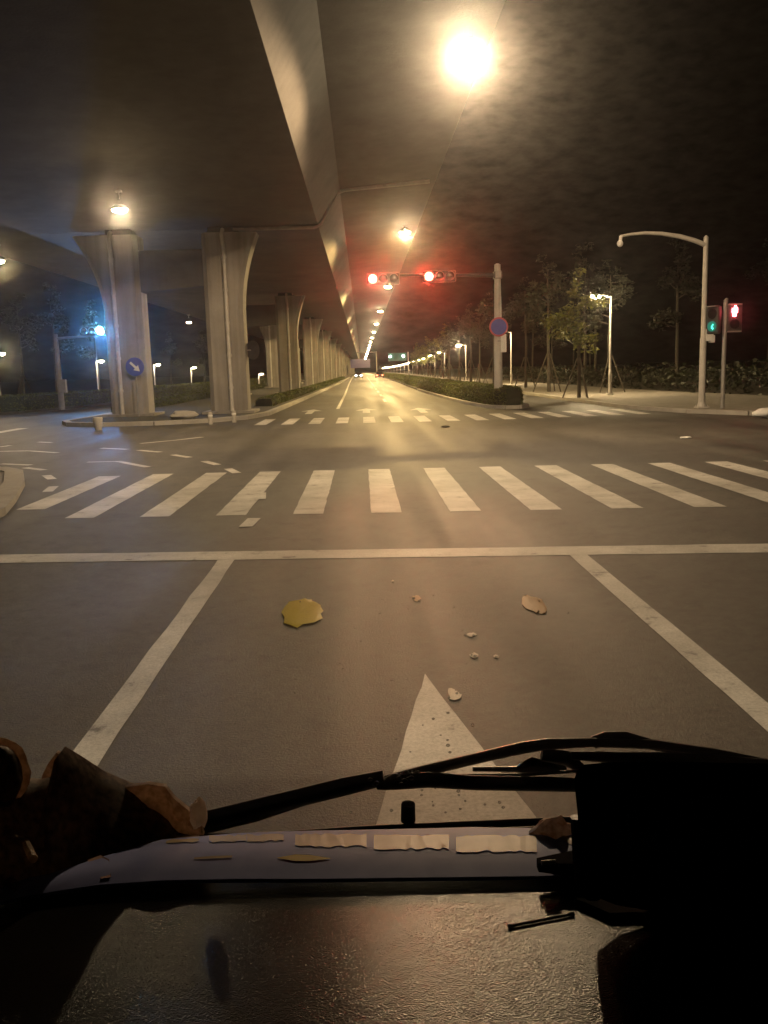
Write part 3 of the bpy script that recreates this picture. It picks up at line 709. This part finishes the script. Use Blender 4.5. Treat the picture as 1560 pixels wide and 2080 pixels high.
# ================================================================== SMALL THINGS AROUND THE JUNCTION
bo = empty('bollard', G(200, 874)); tag(bo, 'pale tapered concrete bollard at the left end of the pier island', 'bollard')
p = MB(); p.tube([(0, 0, 0), (0, 0, .1), (0, 0, .42), (0, 0, .47)], [.13, .13, .18, .15], 12); p.build('body', M['kerb'], bo, smooth=True)
for (px, py, lab) in [(428, 862, 'short pale post on the kerb before the gap between columns'), (476, 858, 'short pale post on the kerb before the right column')]:
    bo = empty('bollard', G(px, py)); tag(bo, lab, 'bollard', 'short posts on the island kerb')
    p = MB(); p.tube([(0, 0, 0), (0, 0, .42), (0, 0, .46)], [.085, .08, .05], 10); p.build('post', M['kerb'], bo, smooth=True)
    p = MB(); p.tube([(0, 0, .3), (0, 0, .36)], .088, 10); p.build('band', M['sign_white'], bo)
def lump(name, c, r, mat, seed, label, cat, amp=.25, parent=None):
    mb = MB(); mb.sphere((0, 0, 0), 1, 16, 11)
    mb.v = [tuple(Vector((v[0] * r[0], v[1] * r[1], v[2] * r[2])) * (1 + amp * noise.noise(Vector(v) * 1.7 + Vector((seed, 0, 0))) + amp * .5 * noise.noise(Vector(v) * 4 + Vector((0, seed, 0))))) for v in mb.v]
    o = mb.build(name, mat, parent, smooth=True); o.location = c
    if label: tag(o, label, cat)
    return o
q = G(375, 858); lump('boulder', (q.x, q.y, .28), (.55, .35, .2), M['kerb'], 2, 'low grey boulder on the island kerb between the columns', 'boulder')
q = G(1550, 850); lump('litter_bag', (q.x + .1, q.y, .16), (.42, .25, .15), M['sign_white'], 4, 'whitish bag lying at the kerb on the right picture edge', 'bag')
q = G(1393, 890); lump('paper_scrap', (q.x, q.y, .02), (.14, .12, .02), M['sign_white'], 6, 'small pale scrap lying on the crossing road at right', 'scrap')
q = G(905, 868); lump('dark_rag', (q.x, q.y, .03), (.13, .2, .035), M['soil'], 8, 'small dark rag lying on the far crosswalk', 'rag')
# dark planter with pale rim on the left median nose
q = G(14, 985); pb = empty('planter_box', (-7.45, 16.9, .10)); tag(pb, 'dark low box with pale rim on the left median nose', 'planter')
p = MB(); p.box((-.5, 0, .16), (1.5, .6, .32)); p.build('box', M['darkmetal'], pb)
p = MB(); p.box((-.5, -.3, .35), (1.56, .06, .06)); p.box((-.5, .3, .35), (1.56, .06, .06)); p.box((.26, 0, .35), (.06, .54, .06)); p.box((-1.26, 0, .35), (.06, .54, .06)); p.build('rim', M['kerb'], pb)

# ================================================================== THE CAB
DS = .123
def dz(y): return 1.43 - DS * (y - .60)
DP, DN = Vector((0, .6, 1.43)), Vector((0, DS, 1)).normalized()
def D(px, py, lift=0.): return plane(px, py, DP + Vector((0, 0, lift)), DN)
WB, WT = Vector((0, .97, 1.315)), Vector((0, .50, 2.25))
WN = Vector((0, -(WT - WB).z, (WT - WB).y)).normalized()      # points inward
def W(px, py, off=0.): return plane(px, py, WB - WN * off, WN)
cab = empty('vehicle_cab', (.39, .5, .9)); tag(cab, 'dark vehicle cab interior seen from the driving seat', 'vehicle')
def cpart(mb, name, mat, smooth=False, parent=None):
    o = mb.build(name, mat, None, smooth); par = parent or cab
    o.parent = par; o.matrix_parent_inverse = par_inv(par); return o
def par_inv(par):
    m = Matrix.Translation(-par.location)
    q = par.parent
    return Matrix.Translation((0, 0, 0)) @ m if q is None else Matrix.Identity(4)
def dash_mat():
    m, t, p = newmat('dash_leather')
    co = tc(t)
    v = nd(t, 'ShaderNodeTexVoronoi', Scale=650.); t.links.new(co, v.inputs['Vector'])
    n = nd(t, 'ShaderNodeTexNoise', Scale=700., Detail=3.); t.links.new(co, n.inputs['Vector'])
    n2 = nd(t, 'ShaderNodeTexNoise', Scale=9., Detail=5.); t.links.new(co, n2.inputs['Vector'])
    add = nd(t, 'ShaderNodeMath', operation='MULTIPLY_ADD'); t.links.new(v.outputs['Distance'], add.inputs[0]); add.inputs[1].default_value = 1.3; t.links.new(n.outputs['Fac'], add.inputs[2])
    b = nd(t, 'ShaderNodeBump', Strength=.34, Distance=.0004); t.links.new(add.outputs[0], b.inputs['Height'])
    t.links.new(b.outputs[0], p.inputs['Normal'])
    r = ramp(t, n2.outputs['Fac'], [(.3, (.005, .0045, .004)), (.7, (.011, .0095, .008))]); p.inputs['Specular IOR Level'].default_value = .075; t.links.new(r.outputs[0], p.inputs['Base Color'])
    rr = ramp(t, n2.outputs['Fac'], [(.3, (.18, .18, .18)), (.7, (.25, .25, .25))]); t.links.new(rr.outputs[0], p.inputs['Roughness'])
    return m
M['dash'] = dash_mat()
X0, X1 = -.78, 1.56
d = MB(); prof = [(.965, 1.30), (.79, dz(.79) - .03), (.74, dz(.74)), (.5, dz(.5)), (.36, dz(.36)), (.31, dz(.31) - .012), (.285, dz(.31) - .05), (.28, 1.0), (.95, .6), (1.0, .62), (1.0, 1.28)]
d.rings([[Vector((x, y, z)) for y, z in prof] for x in (X0, X1)]); cpart(d, 'dashboard', M['dash'])
# windscreen: a pane with a thin film of grease in it
def glass_mat():
    m = bpy.data.materials.new('greasy_windscreen'); m.use_nodes = True; t = m.node_tree
    t.nodes.remove(t.nodes['Principled BSDF']); out = t.nodes['Material Output']
    tr = t.nodes.new('ShaderNodeBsdfTransparent'); tr.inputs[0].default_value = (.95, .95, .95, 1); t.links.new(tr.outputs[0], out.inputs['Surface'])
    co = tc(t, 'Object'); mp = t.nodes.new('ShaderNodeMapping'); mp.inputs['Rotation'].default_value = (0, R(52), 0); mp.inputs['Scale'].default_value = (45, 45, 120)
    t.links.new(co, mp.inputs[0])
    n = nd(t, 'ShaderNodeTexNoise', Scale=1.6, Detail=6., Roughness=.65); t.links.new(mp.outputs[0], n.inputs['Vector'])
    r = ramp(t, n.outputs['Fac'], [(.32, (.68, .68, .68)), (.68, (1.32, 1.32, 1.32))])
    vs = []
    for g_, dn in ((.965, GL1), (.994, GL2), (.8, GL3)):
        v = t.nodes.new('ShaderNodeVolumeScatter'); v.inputs['Anisotropy'].default_value = g_
        mu = nd(t, 'ShaderNodeMath', operation='MULTIPLY'); mu.inputs[1].default_value = dn; t.links.new(r.outputs[0], mu.inputs[0]); t.links.new(mu.outputs[0], v.inputs['Density']); vs.append(v)
    a1 = t.nodes.new('ShaderNodeAddShader'); a2 = t.nodes.new('ShaderNodeAddShader')
    t.links.new(vs[0].outputs[0], a1.inputs[0]); t.links.new(vs[1].outputs[0], a1.inputs[1]); t.links.new(a1.outputs[0], a2.inputs[0]); t.links.new(vs[2].outputs[0], a2.inputs[1])
    t.links.new(a2.outputs[0], out.inputs['Volume'])
    return m
GL1, GL2, GL3 = 5.4, 4.2, .12
TH = .006
g = MB(); o_ = -WN * TH
g.add([Vector((X0 + .04, WB.y, WB.z)), Vector((X1 - .04, WB.y, WB.z)), Vector((X1 - .04, WT.y, WT.z)), Vector((X0 + .04, WT.y, WT.z))] + [Vector((X0 + .04, WB.y, WB.z)) + o_, Vector((X1 - .04, WB.y, WB.z)) + o_, Vector((X1 - .04, WT.y, WT.z)) + o_, Vector((X0 + .04, WT.y, WT.z)) + o_], [(0, 1, 2, 3), (7, 6, 5, 4), (0, 4, 5, 1), (2, 6, 7, 3), (0, 3, 7, 4), (1, 5, 6, 2)])
ws = cpart(g, 'windscreen', glass_mat())
M['trim'] = simple('cab_trim', (.03, .03, .03), .8, var=.2); M['rubber'] = simple('rubber', (.03, .027, .024), .35, var=.3, scale=30)
M['bodypaint'] = simple('cab_paint', (.25, .26, .28), .4)
for x in (X0, X1):
    p = MB(); p.tube([(x, .99, 1.29), (x, .50, 2.26)], .05, 8); cpart(p, 'windscreen_pillar', M['trim'], True)
p = MB(); p.box(((X0 + X1) / 2, -.68, 2.30), (X1 - X0 + .1, 2.44, .08)); cpart(p, 'roof', M['trim'])
p = MB(); p.box(((X0 + X1) / 2, -1.88, 1.45), (X1 - X0 + .1, .05, 1.62)); cpart(p, 'rear_wall', M['trim'])
for x in (X0 - .03, X1 + .03):
    p = MB(); p.box((x, -.44, 1.05), (.05, 2.84, .9)); cpart(p, 'door', M['trim'])
    p = MB(); p.box((x, -1.2, 1.9), (.05, 1.3, .72)); cpart(p, 'side_panel', M['trim'])
p = MB(); p.box(((X0 + X1) / 2, -.45, .6), (X1 - X0, 2.75, .06)); cpart(p, 'cab_floor', M['trim'])
p = MB(); p.rings([[Vector((x, y, z)) for y, z in ((1.01, 1.29), (1.04, 1.26), (1.07, .5), (1.01, .5))] for x in (X0 - .02, X1 + .02)]); cpart(p, 'front_panel', M['bodypaint'])
# lower windscreen seal
p = MB(); p.tube([W(560, 1697, .004), W(760, 1684, .004), W(1118, 1668, .004), W(1560, 1652, .004)], .0048, 8); p.tube([W(-400, 1735, .004), W(400, 1702, .004), W(560, 1697, .004)], .0048, 8); cpart(p, 'windscreen_seal', M['rubber'], True)
# wipers
def ribbon(mb, pts, wds, off, th):
    """a rounded bar on the outer side of the glass through the stations given"""
    P = [Vector(p) for p in pts]; n = len(P); off += .006; rings = []; st = []
    for i in range(n - 1):
        for k in range(5): st.append((P[i].lerp(P[i + 1], k / 5), wds[i] + (wds[i + 1] - wds[i]) * k / 5, (P[i + 1] - P[max(0, i - (k == 0))]).normalized()))
    st.append((P[-1], wds[-1], (P[-1] - P[-2]).normalized()))
    for q, wd, a in st:
        nx, ny = -a.y, a.x; h = wd / 2; c = W(q.x, q.y, off); e = W(q.x + nx * h, q.y + ny * h, off) - c; t_ = min(.0045, max(.0015, e.length * .6))
        rings.append([c + e * math.cos(6.2832 * j / 10) + WN * t_ * math.sin(6.2832 * j / 10) for j in range(10)])
    mb.rings(rings)
M['wiper'] = simple('wiper_metal', (.02, .019, .018), .28, .0, var=.3, scale=60, spec=.7)
p = MB(); ribbon(p, [(330, 1688), (420, 1668), (560, 1632), (700, 1598), (780, 1580)], [44, 40, 36, 36, 30], .012, .008); arm1 = cpart(p, 'wiper_arm', M['rubber'], True)
p = MB(); ribbon(p, [(400, 1690), (520, 1662), (640, 1622), (745, 1597)], [14, 12, 12, 10], .022, .006); cpart(p, 'wiper_arm', M['wiper'], True)
p = MB(); ribbon(p, [(760, 1590), (860, 1566), (985, 1536), (1060, 1519), (1110, 1511), (1200, 1508), (1330, 1512), (1450, 1528), (1562, 1548)], [16, 20, 20, 22, 20, 16, 16, 14, 10], .024, .01); cpart(p, 'wiper_arm', M['wiper'], True)
p = MB(); ribbon(p, [(765, 1598), (800, 1588), (870, 1584), (960, 1590), (1180, 1594)], [10, 32, 30, 28, 28], .010, .010); blade = cpart(p, 'wiper_blade', M['rubber'], True)
p = MB(); ribbon(p, [(840, 1578), (950, 1574), (1060, 1574), (1180, 1566)], [6, 5, 5, 5], .018, .006); cpart(p, 'wiper_linkage', M['galv'], True)
p = MB(); ribbon(p, [(960, 1562), (1050, 1562), (1080, 1556), (1150, 1560)], [8, 10, 36, 12], .03, .006); cpart(p, 'wiper_linkage', M['wiper'], True)
p = MB(); ribbon(p, [(1100, 1532), (1150, 1540), (1180, 1560), (1190, 1580)], [26, 30, 20, 14], .026, .012); cpart(p, 'wiper_linkage', M['rubber'], True)
p = MB(); ribbon(p, [(1160, 1534), (1290, 1541), (1420, 1540), (1570, 1550)], [14, 26, 16, 12], .018, .012); cpart(p, 'wiper_linkage', M['wiper'], True)
p = MB(); ribbon(p, [(1205, 1508), (1230, 1500), (1270, 1499), (1385, 1527)], [24, 26, 26, 12], .03, .016); cpart(p, 'wiper_pivot', M['wiper'], True)
p = MB(); ribbon(p, [(829, 1668), (829, 1632)], [30, 28], .006, .012); cpart(p, 'washer_nozzle', M['wiper'], True)

# drops and grease spots on the glass
def drop_mat():
    m, t, p = newmat('water_drop'); t.nodes.remove(p); gl = nd(t, 'ShaderNodeBsdfGlass', Roughness=.0, IOR=1.33); t.links.new(gl.outputs[0], t.nodes['Material Output'].inputs[0]); return m
M['drop'] = drop_mat()
M['grime'] = simple('grime_fleck', (.55, .47, .36), .5, var=.3, scale=300)
rnd = random.Random(3)
gm = MB()
for _ in range(34):
    px = rnd.choice([rnd.gauss(822, 14), rnd.gauss(822, 14), rnd.uniform(748, 772)]); c = W(px, (1573 - (px - 822) * .12 if px > 790 else 1590 - (px - 760) * .2) + rnd.gauss(0, 2.5), .015); s_ = rnd.uniform(.0007, .0018); gm.sphere(c, (s_ * 1.5, s_, s_), 8, 6)
M['glint'] = simple('glint_metal', (.75, .75, .72), .12, 1., var=.1)  # bright metal beads added to make lamp glints on the wiper
o = cpart(gm, 'glint_beads', M['glint'], True); o['kind'] = 'stuff'
dr = MB()
for (px, py, s) in [(798, 1182, 2), (840, 1215, 2.5), (852, 1221, 2), (880, 1209, 1.5), (945, 1290, 3), (962, 1291, 3), (965, 1333, 4), (958, 1330, 2.5), (1008, 1335, 3), (928, 1408, 3), (912, 1417, 2.5), (960, 1473, 4.5), (910, 1448, 3), (880, 1460, 3), (909, 1503, 2.5), (910, 1514, 4), (914, 1528, 3), (857, 1605, 3), (884, 1601, 2.5), (931, 1607, 4), (919, 1596, 3), (932, 1615, 3), (856, 1615, 3), (795, 1646, 4), (1015, 1630, 4), (1022, 1640, 3.5), (985, 1634, 3), (880, 1636, 3), (945, 1627, 3), (935, 1643, 3), (905, 1650, 2.5), (752, 1583, 5), (765, 1590, 6), (810, 1581, 7), (822, 1586, 7), (836, 1580, 6), (828, 1576, 5), (815, 1592, 5), (712, 1650, 3), (755, 1662, 3)]:
    c = W(px, py, .010 if not (750 < px < 840 and 1570 < py < 1595) else .007); s *= .00042
    dr.sphere(c, (s * rnd.uniform(1, 1.5), s, s), 8, 6)
for _ in range(45):
    c = W(rnd.gauss(850, 160), rnd.uniform(1190, 1640), .010); s = rnd.uniform(.00035, .0009); dr.sphere(c, (s * 1.3, s, s), 6, 4)
o = cpart(dr, 'water_drops', M['drop'], True, ws) if False else cpart(dr, 'water_drops', M['drop'], True); o['kind'] = 'stuff'
M['yellow_bag'] = leafm('yellow_plastic', (.72, .55, .02), (.85, .75, .10)); M['tan_scrap'] = leafm('tan_paper', (.72, .48, .24), (.8, .6, .36))
q = G(612, 1246); lump('plastic_bag', (q.x, q.y, .012), (.15, .40, .010), M['yellow_bag'], 21, 'flat crumpled yellow plastic bag lying on the road left of the lane arrow', 'bag', .36)
q = G(1084, 1228); lump('paper_scrap', (q.x, q.y, .009), (.075, .26, .006), M['tan_scrap'], 5, 'small flat tan paper scrap lying on the road right of the lane arrow', 'scrap', .5)
M['foil'] = simple('pale_foil', (.52, .46, .38), .6, .0, var=.2, scale=60)
for k, (px, py, rx, ry, lab) in enumerate([(921, 1413, .045, .10, 'largest pale scrap beside the right edge of the arrow tip'), (964, 1333, .032, .07, 'pale crumpled scrap ahead of the arrow and to its right'), (957, 1291, .045, .05, 'thin pale scrap farther ahead right of the arrow'), (1008, 1335, .022, .04, 'tiny pale scrap rightmost of those ahead of the arrow'), (846, 1217, .04, .11, 'faint brownish scrap straight ahead of the arrow tip'), (798, 1182, .014, .05, 'tiny pale speck of litter near the stop line')]):
    q = G(px, py); lump('litter_scrap', (q.x, q.y, .007), (rx * .72, ry * .72, .002), M['tan_scrap' if k == 4 else 'foil'], 30 + k * 3, lab, 'scrap', .8)

# printed sign board lying at the foot of the windscreen
def board_mat():
    m, t, p = newmat('board_blue'); co = tc(t); n = nd(t, 'ShaderNodeTexNoise', Scale=30., Detail=5.); t.links.new(co, n.inputs['Vector'])
    r = ramp(t, n.outputs['Fac'], [(.3, (.27, .32, .68)), (.7, (.38, .43, .80))]); t.links.new(r.outputs[0], p.inputs['Base Color']); p.inputs['Roughness'].default_value = .5; p.inputs['Specular IOR Level'].default_value = .15; return m
M['board'] = board_mat(); M['cream'] = simple('board_cream', (.36, .275, .15), .45, var=.15, scale=60); M['yellow'] = simple('board_yellow', (.65, .48, .06), .45, var=.1); M['pinkish'] = simple('board_pink', (.45, .27, .22), .5, var=.15)
NEAR = [(-40, 1838), (100, 1812), (200, 1797), (330, 1788), (480, 1785), (640, 1785), (800, 1783), (960, 1781), (1100, 1779), (1250, 1777), (1420, 1775)]
FAR = [(-40, 1800), (100, 1775), (200, 1742), (330, 1705), (480, 1692), (640, 1687), (800, 1684), (960, 1680), (1100, 1682), (1250, 1690), (1420, 1695)]
def BD(px, py):
    return plane(px, py, Vector((0, .7, 1.427)), Vector((0, 0, 1)))
def BD_old(px, py):
    """the board's upper face: lifted a little off the dash, rising towards its middle"""
    return D(px, py, .012)
bd = MB(); rings = []
for (a, b) in zip(NEAR, FAR):
    A, B = BD(*a), BD(*b); s = []
    for k in range(7):
        u = k / 6; q = A.lerp(B, u); q = q + Vector((0, 0,   .003 * math.sin(math.pi * u))); s.append(q)
    rings.append(s + [v - Vector((0, 0, .0035)) for v in reversed(s)])
bd.rings(rings)
board = bd.build('sign_board', M['board'], smooth=True); tag(board, 'blue sign board with cream blurred lettering lying along the windscreen foot', 'sign board')
def on_board(px, py):
    # same surface as the board, one millimetre proud
    for i in range(len(NEAR) - 1):
        if NEAR[i][0] <= px <= NEAR[i + 1][0]: break
    f = (px - NEAR[i][0]) / (NEAR[i + 1][0] - NEAR[i][0]); a = Vector(NEAR[i]).lerp(Vector(NEAR[i + 1]), f); b = Vector(FAR[i]).lerp(Vector(FAR[i + 1]), f)
    A, B = BD(*a), BD(*b); u = (py - a.y) / (b.y - a.y); q = A.lerp(B, u); return q + Vector((0, 0,   .003 * math.sin(math.pi * min(1, max(0, u))) + .0006))
def patch(pts, mat):
    m = MB(); n = len(pts); P_ = [on_board(*p) for p in pts]; c = sum(P_, Vector()) / n; m.add(P_ + [c], [(i, (i + 1) % n, n) for i in range(n)])
    o = m.build('lettering', M[mat], board, fix=True)
    if sum(f.normal.z for f in o.data.polygons) < 0: o.data.flip_normals()
def glyph(x0, x1, y0, y1, seed, mat='cream', n=9):
    r = random.Random(seed); top = []; bot = []; 
    for i in range(n + 1):
        x = x0 + (x1 - x0) * i / n; t = r.choice([0, 1, 2, 4, 7]); b = r.choice([0, 1, 2, 4, 6])
        top += [(x + r.uniform(-1, 1), y0 + t * .8)]; bot += [(x + r.uniform(-1, 1), y1 - b * .8)]
    patch_strip(top, bot, mat)
def patch_strip(top, bot, mat):
    m = MB(); n = len(top); P_ = [on_board(*p) for p in top + bot]; m.add(P_, [(i, i + 1, n + i + 1, n + i) for i in range(n - 1)])
    o = m.build('lettering', M[mat], board, fix=False)
    if sum(f.normal.z for f in o.data.polygons) < 0: o.data.flip_normals()
glyph(424, 500, 1697, 1718, 1); glyph(502, 576, 1696, 1718, 2); glyph(600, 744, 1696, 1731, 3, n=14); glyph(760, 912, 1700, 1736, 4, n=14); glyph(926, 1090, 1702, 1741, 5, n=15); glyph(338, 404, 1706, 1718, 6, n=5)
patch_strip([(1128, 1702), (1150, 1704), (1176, 1706)], [(1129, 1704), (1155, 1722), (1178, 1736)], 'cream')
patch_strip([(564, 1751), (600, 1745), (630, 1746), (672, 1752)], [(564, 1752), (600, 1757), (630, 1757), (672, 1753)], 'yellow')
patch_strip([(395, 1751), (430, 1748), (472, 1747)], [(395, 1754), (430, 1753), (472, 1751)], 'cream')
patch_strip([(178, 1748), (205, 1738), (222, 1752)], [(206, 1789), (215, 1788), (226, 1786)], 'pinkish')
# black monitor on its foot at the right
mo = empty('dash_monitor', D(1400, 1840)); tag(mo, 'large black monitor seen from behind, standing on the right of the dashboard', 'monitor')
def moP(mb, name, mat, smooth=False):
    o = mb.build(name, mat, None, smooth); o.parent = mo; o.matrix_parent_inverse = Matrix.Translation(-mo.location); return o
yb = .60
def rear(px, py, y=yb): return atY(px, py, y)
b = MB(); out = [(1166, 1585), (1172, 1566), (1188, 1553), (1240, 1548), (1400, 1548), (1600, 1552), (1700, 1560), (1700, 1855), (1320, 1850), (1250, 1838), (1196, 1815), (1182, 1770), (1174, 1660)]
b.rings([[rear(x, y_, yy) for x, y_ in out] for yy in (.575, .58, .62)]); h = moP(b, 'casing', M['black'])
b = MB(); b.box(rear(1290, 1705, .573), (.030, .004, .016)); moP(b, 'label_plate', M['darkmetal'])
b = MB(); b.tube([rear(1170, 1660, .585), rear(1172, 1700, .585), rear(1178, 1800, .585)], .004, 8); moP(b, 'side_rail', M['rubber'], True)
foot_out = [(1150, 1786), (1166, 1812), (1172, 1836), (1198, 1846), (1238, 1864), (1290, 1862), (1330, 1866), (1380, 1882), (1450, 1898), (1540, 1906), (1700, 1908), (1700, 1800), (1300, 1775), (1180, 1778)]
hole = [(1205 + 16 * math.cos(6.2832 * i / 12), 1833 + 7 * math.sin(6.2832 * i / 12)) for i in range(12)]
def fill_with_hole(out, hole, lift, th):
    bm = bmesh.new(); es = []
    for loop in (out, hole):
        vs = [bm.verts.new(D(px, py, lift)) for px, py in loop]
        es += [bm.edges.new((vs[i], vs[(i + 1) % len(vs)])) for i in range(len(vs))]
    bmesh.ops.triangle_fill(bm, edges=es, use_beauty=True)
    hc = D(sum(p[0] for p in hole) / len(hole), sum(p[1] for p in hole) / len(hole), lift); hv = [D(px, py, lift) for px, py in hole]
    bad = [f for f in bm.faces if all(min((v.co - h).length for h in hv) < 1e-5 for v in f.verts)]
    bmesh.ops.delete(bm, geom=bad, context='FACES_ONLY')
    r = bmesh.ops.extrude_face_region(bm, geom=bm.faces[:]); bmesh.ops.translate(bm, verts=[v for v in r['geom'] if isinstance(v, bmesh.types.BMVert)], vec=(0, 0, th))
    bmesh.ops.recalc_face_normals(bm, faces=bm.faces); me = bpy.data.meshes.new('foot'); bm.to_mesh(me); bm.free(); me.materials.append(M['black']); return me
o = link('foot', fill_with_hole(foot_out, hole, .0015, .004), None); o.parent = mo; o.matrix_parent_inverse = Matrix.Translation(-mo.location)
b = MB(); A, B_ = D(1092, 1757, .016), D(1190, 1752, .016); b.rings([[A + Vector((0, -.004, -.004)), A + Vector((0, .004, -.004)), A + Vector((0, .004, .004)), A + Vector((0, -.004, .004))], [B_ + Vector((0, -.012, -.008)), B_ + Vector((0, .012, -.008)), B_ + Vector((0, .012, .006)), B_ + Vector((0, -.012, .006))]]); moP(b, 'mounting_arm', M['black'])
b = MB(); b.tube([D(1100, 1753, .021), D(1128, 1751, .021)], .0022, 8); moP(b, 'screw', M['galv'])

# thin stick lying on the dash
pn = MB(); a, b_ = D(1033, 1882, .0014), D(1166, 1856, .0014); pn.tube([a, a.lerp(b_, .1), a.lerp(b_, .9), b_], [.0018, .0012, .0011, .0018], 8)
o = pn.build('thin_stick', M['darkmetal'], smooth=True); tag(o, 'thin dark stick lying on the grained dashboard near the monitor foot', 'stick')

# crumpled tissue by the monitor
M['tissue'] = leafm('tissue', (.40, .28, .18), (.8, .7, .58))
lump('crumpled_tissue', D(1122, 1690, .016), (.020, .012, .013), M['tissue'], 11, 'crumpled brownish tissue at the windscreen foot beside the monitor', 'tissue', .5)

# dark crumpled cloth heap on the left
M['cloth'] = leafm('dark_cloth', (.10, .07, .045), (.34, .24, .15))
M['cloth_pale'] = leafm('pale_lining', (.36, .26, .16), (.66, .52, .38))
ch = empty('crumpled_cloth', D(180, 1760)); tag(ch, 'dark crumpled cloth heap with pale lining on the left of the dashboard', 'cloth')
def chP(mb, name, mat):
    o = mb.build(name, mat, None, True); o.parent = ch; o.matrix_parent_inverse = Matrix.Translation(-ch.location); return o
TOP = [(-120, 1580), (-40, 1592), (30, 1600), (70, 1602), (98, 1596), (110, 1545), (118, 1534), (150, 1553), (200, 1585), (250, 1606), (310, 1628), (350, 1648), (380, 1668), (404, 1690)]
BOT = [(-120, 1850), (-40, 1838), (30, 1815), (70, 1800), (98, 1790), (110, 1784), (118, 1780), (150, 1768), (200, 1750), (250, 1738), (310, 1722), (350, 1714), (380, 1706), (404, 1700)]
def cloth_rings(TOP, BOT, yoff, th, amp, seed):
    rings = []
    TT, BB = [], []
    for i in range(len(TOP) - 1):
        for k in range(4): TT.append(Vector(TOP[i]).lerp(Vector(TOP[i + 1]), k / 4)); BB.append(Vector(BOT[i]).lerp(Vector(BOT[i + 1]), k / 4))
    TT.append(Vector(TOP[-1])); BB.append(Vector(BOT[-1]))
    for (a, b) in zip(TT, BB):
        base = D(*b, .002); yy = base.y + yoff; top = atY(a[0], a[1], yy); s = []; n = 18
        for k in range(n):
            u = k / (n - 1); q = base.lerp(top, u) + Vector((0, -.018 * math.sin(math.pi * u) * (1 if yoff else 0), 0))
            nv = noise.noise(q * 30 + Vector((seed, 0, 0))) + .6 * noise.noise(q * 75 + Vector((0, seed, 0))) + .3 * noise.noise(q * 160); q += Vector((.25 * nv, nv, .15 * nv)) * amp * math.sin(math.pi * min(1, u * 1.05) if u < .95 else 0); s.append(q)
        back = [q + Vector((0, th, 0)) for q in reversed(s)]
        rings.append(s + back)
    return rings
m = MB(); m.rings(cloth_rings(TOP, BOT, .05, .02, .016, 1)); chP(m, 'dark_side', M['cloth'])
T2 = [(80, 1600), (86, 1575), (97, 1552), (114, 1529), (160, 1553), (210, 1586), (252, 1600), (300, 1593), (335, 1598), (352, 1621), (385, 1648), (414, 1656)]
B2 = [(84, 1660), (92, 1660), (100, 1660), (116, 1660), (160, 1670), (210, 1680), (252, 1690), (300, 1690), (335, 1690), (352, 1695), (385, 1698), (414, 1696)]
m = MB(); m.rings(cloth_rings(T2, B2, .0, .006, .006, 5)); chP(m, 'pale_lining', M['cloth_pale'])
M['pale_knob'] = leafm('pale_bobble', (.75, .66, .55), (.85, .78, .68))
lump('bobble', D(400, 1655, 0.0) * 0 + atY(402, 1652, .74), (.0085, .008, .0125), M['pale_knob'], 3, None, None, .4).parent = ch
bpy.data.objects['bobble'].matrix_parent_inverse = Matrix.Translation(-ch.location)
for (pts, rr) in [([(-30, 1702), (20, 1700), (52, 1712), (68, 1745)], .0035), ([(-30, 1772), (5, 1782), (32, 1800)], .004), ([(330, 1716), (370, 1706), (405, 1702)], .003)]:
    m = MB(); P_ = [D(*q, .045 if q[1] < 1765 and q[0] < 200 else .014) for q in pts]; m.tube(P_, rr, 8); chP(m, 'folded_hem', M['cloth_pale'])
kn = empty('dark_bundle', atY(-12, 1575, .70)); tag(kn, 'dark rounded bundle with brown rim at the left picture edge', 'bundle')
o = lump('bundle_body', (0, 0, 0), (.022, .02, .026), M['cloth'], 7, None, None, .2, kn); o = lump('brown_rim', (.002, .012, 0), (.0228, .006, .0262), M['cloth_pale'], 7, None, None, .2, kn)
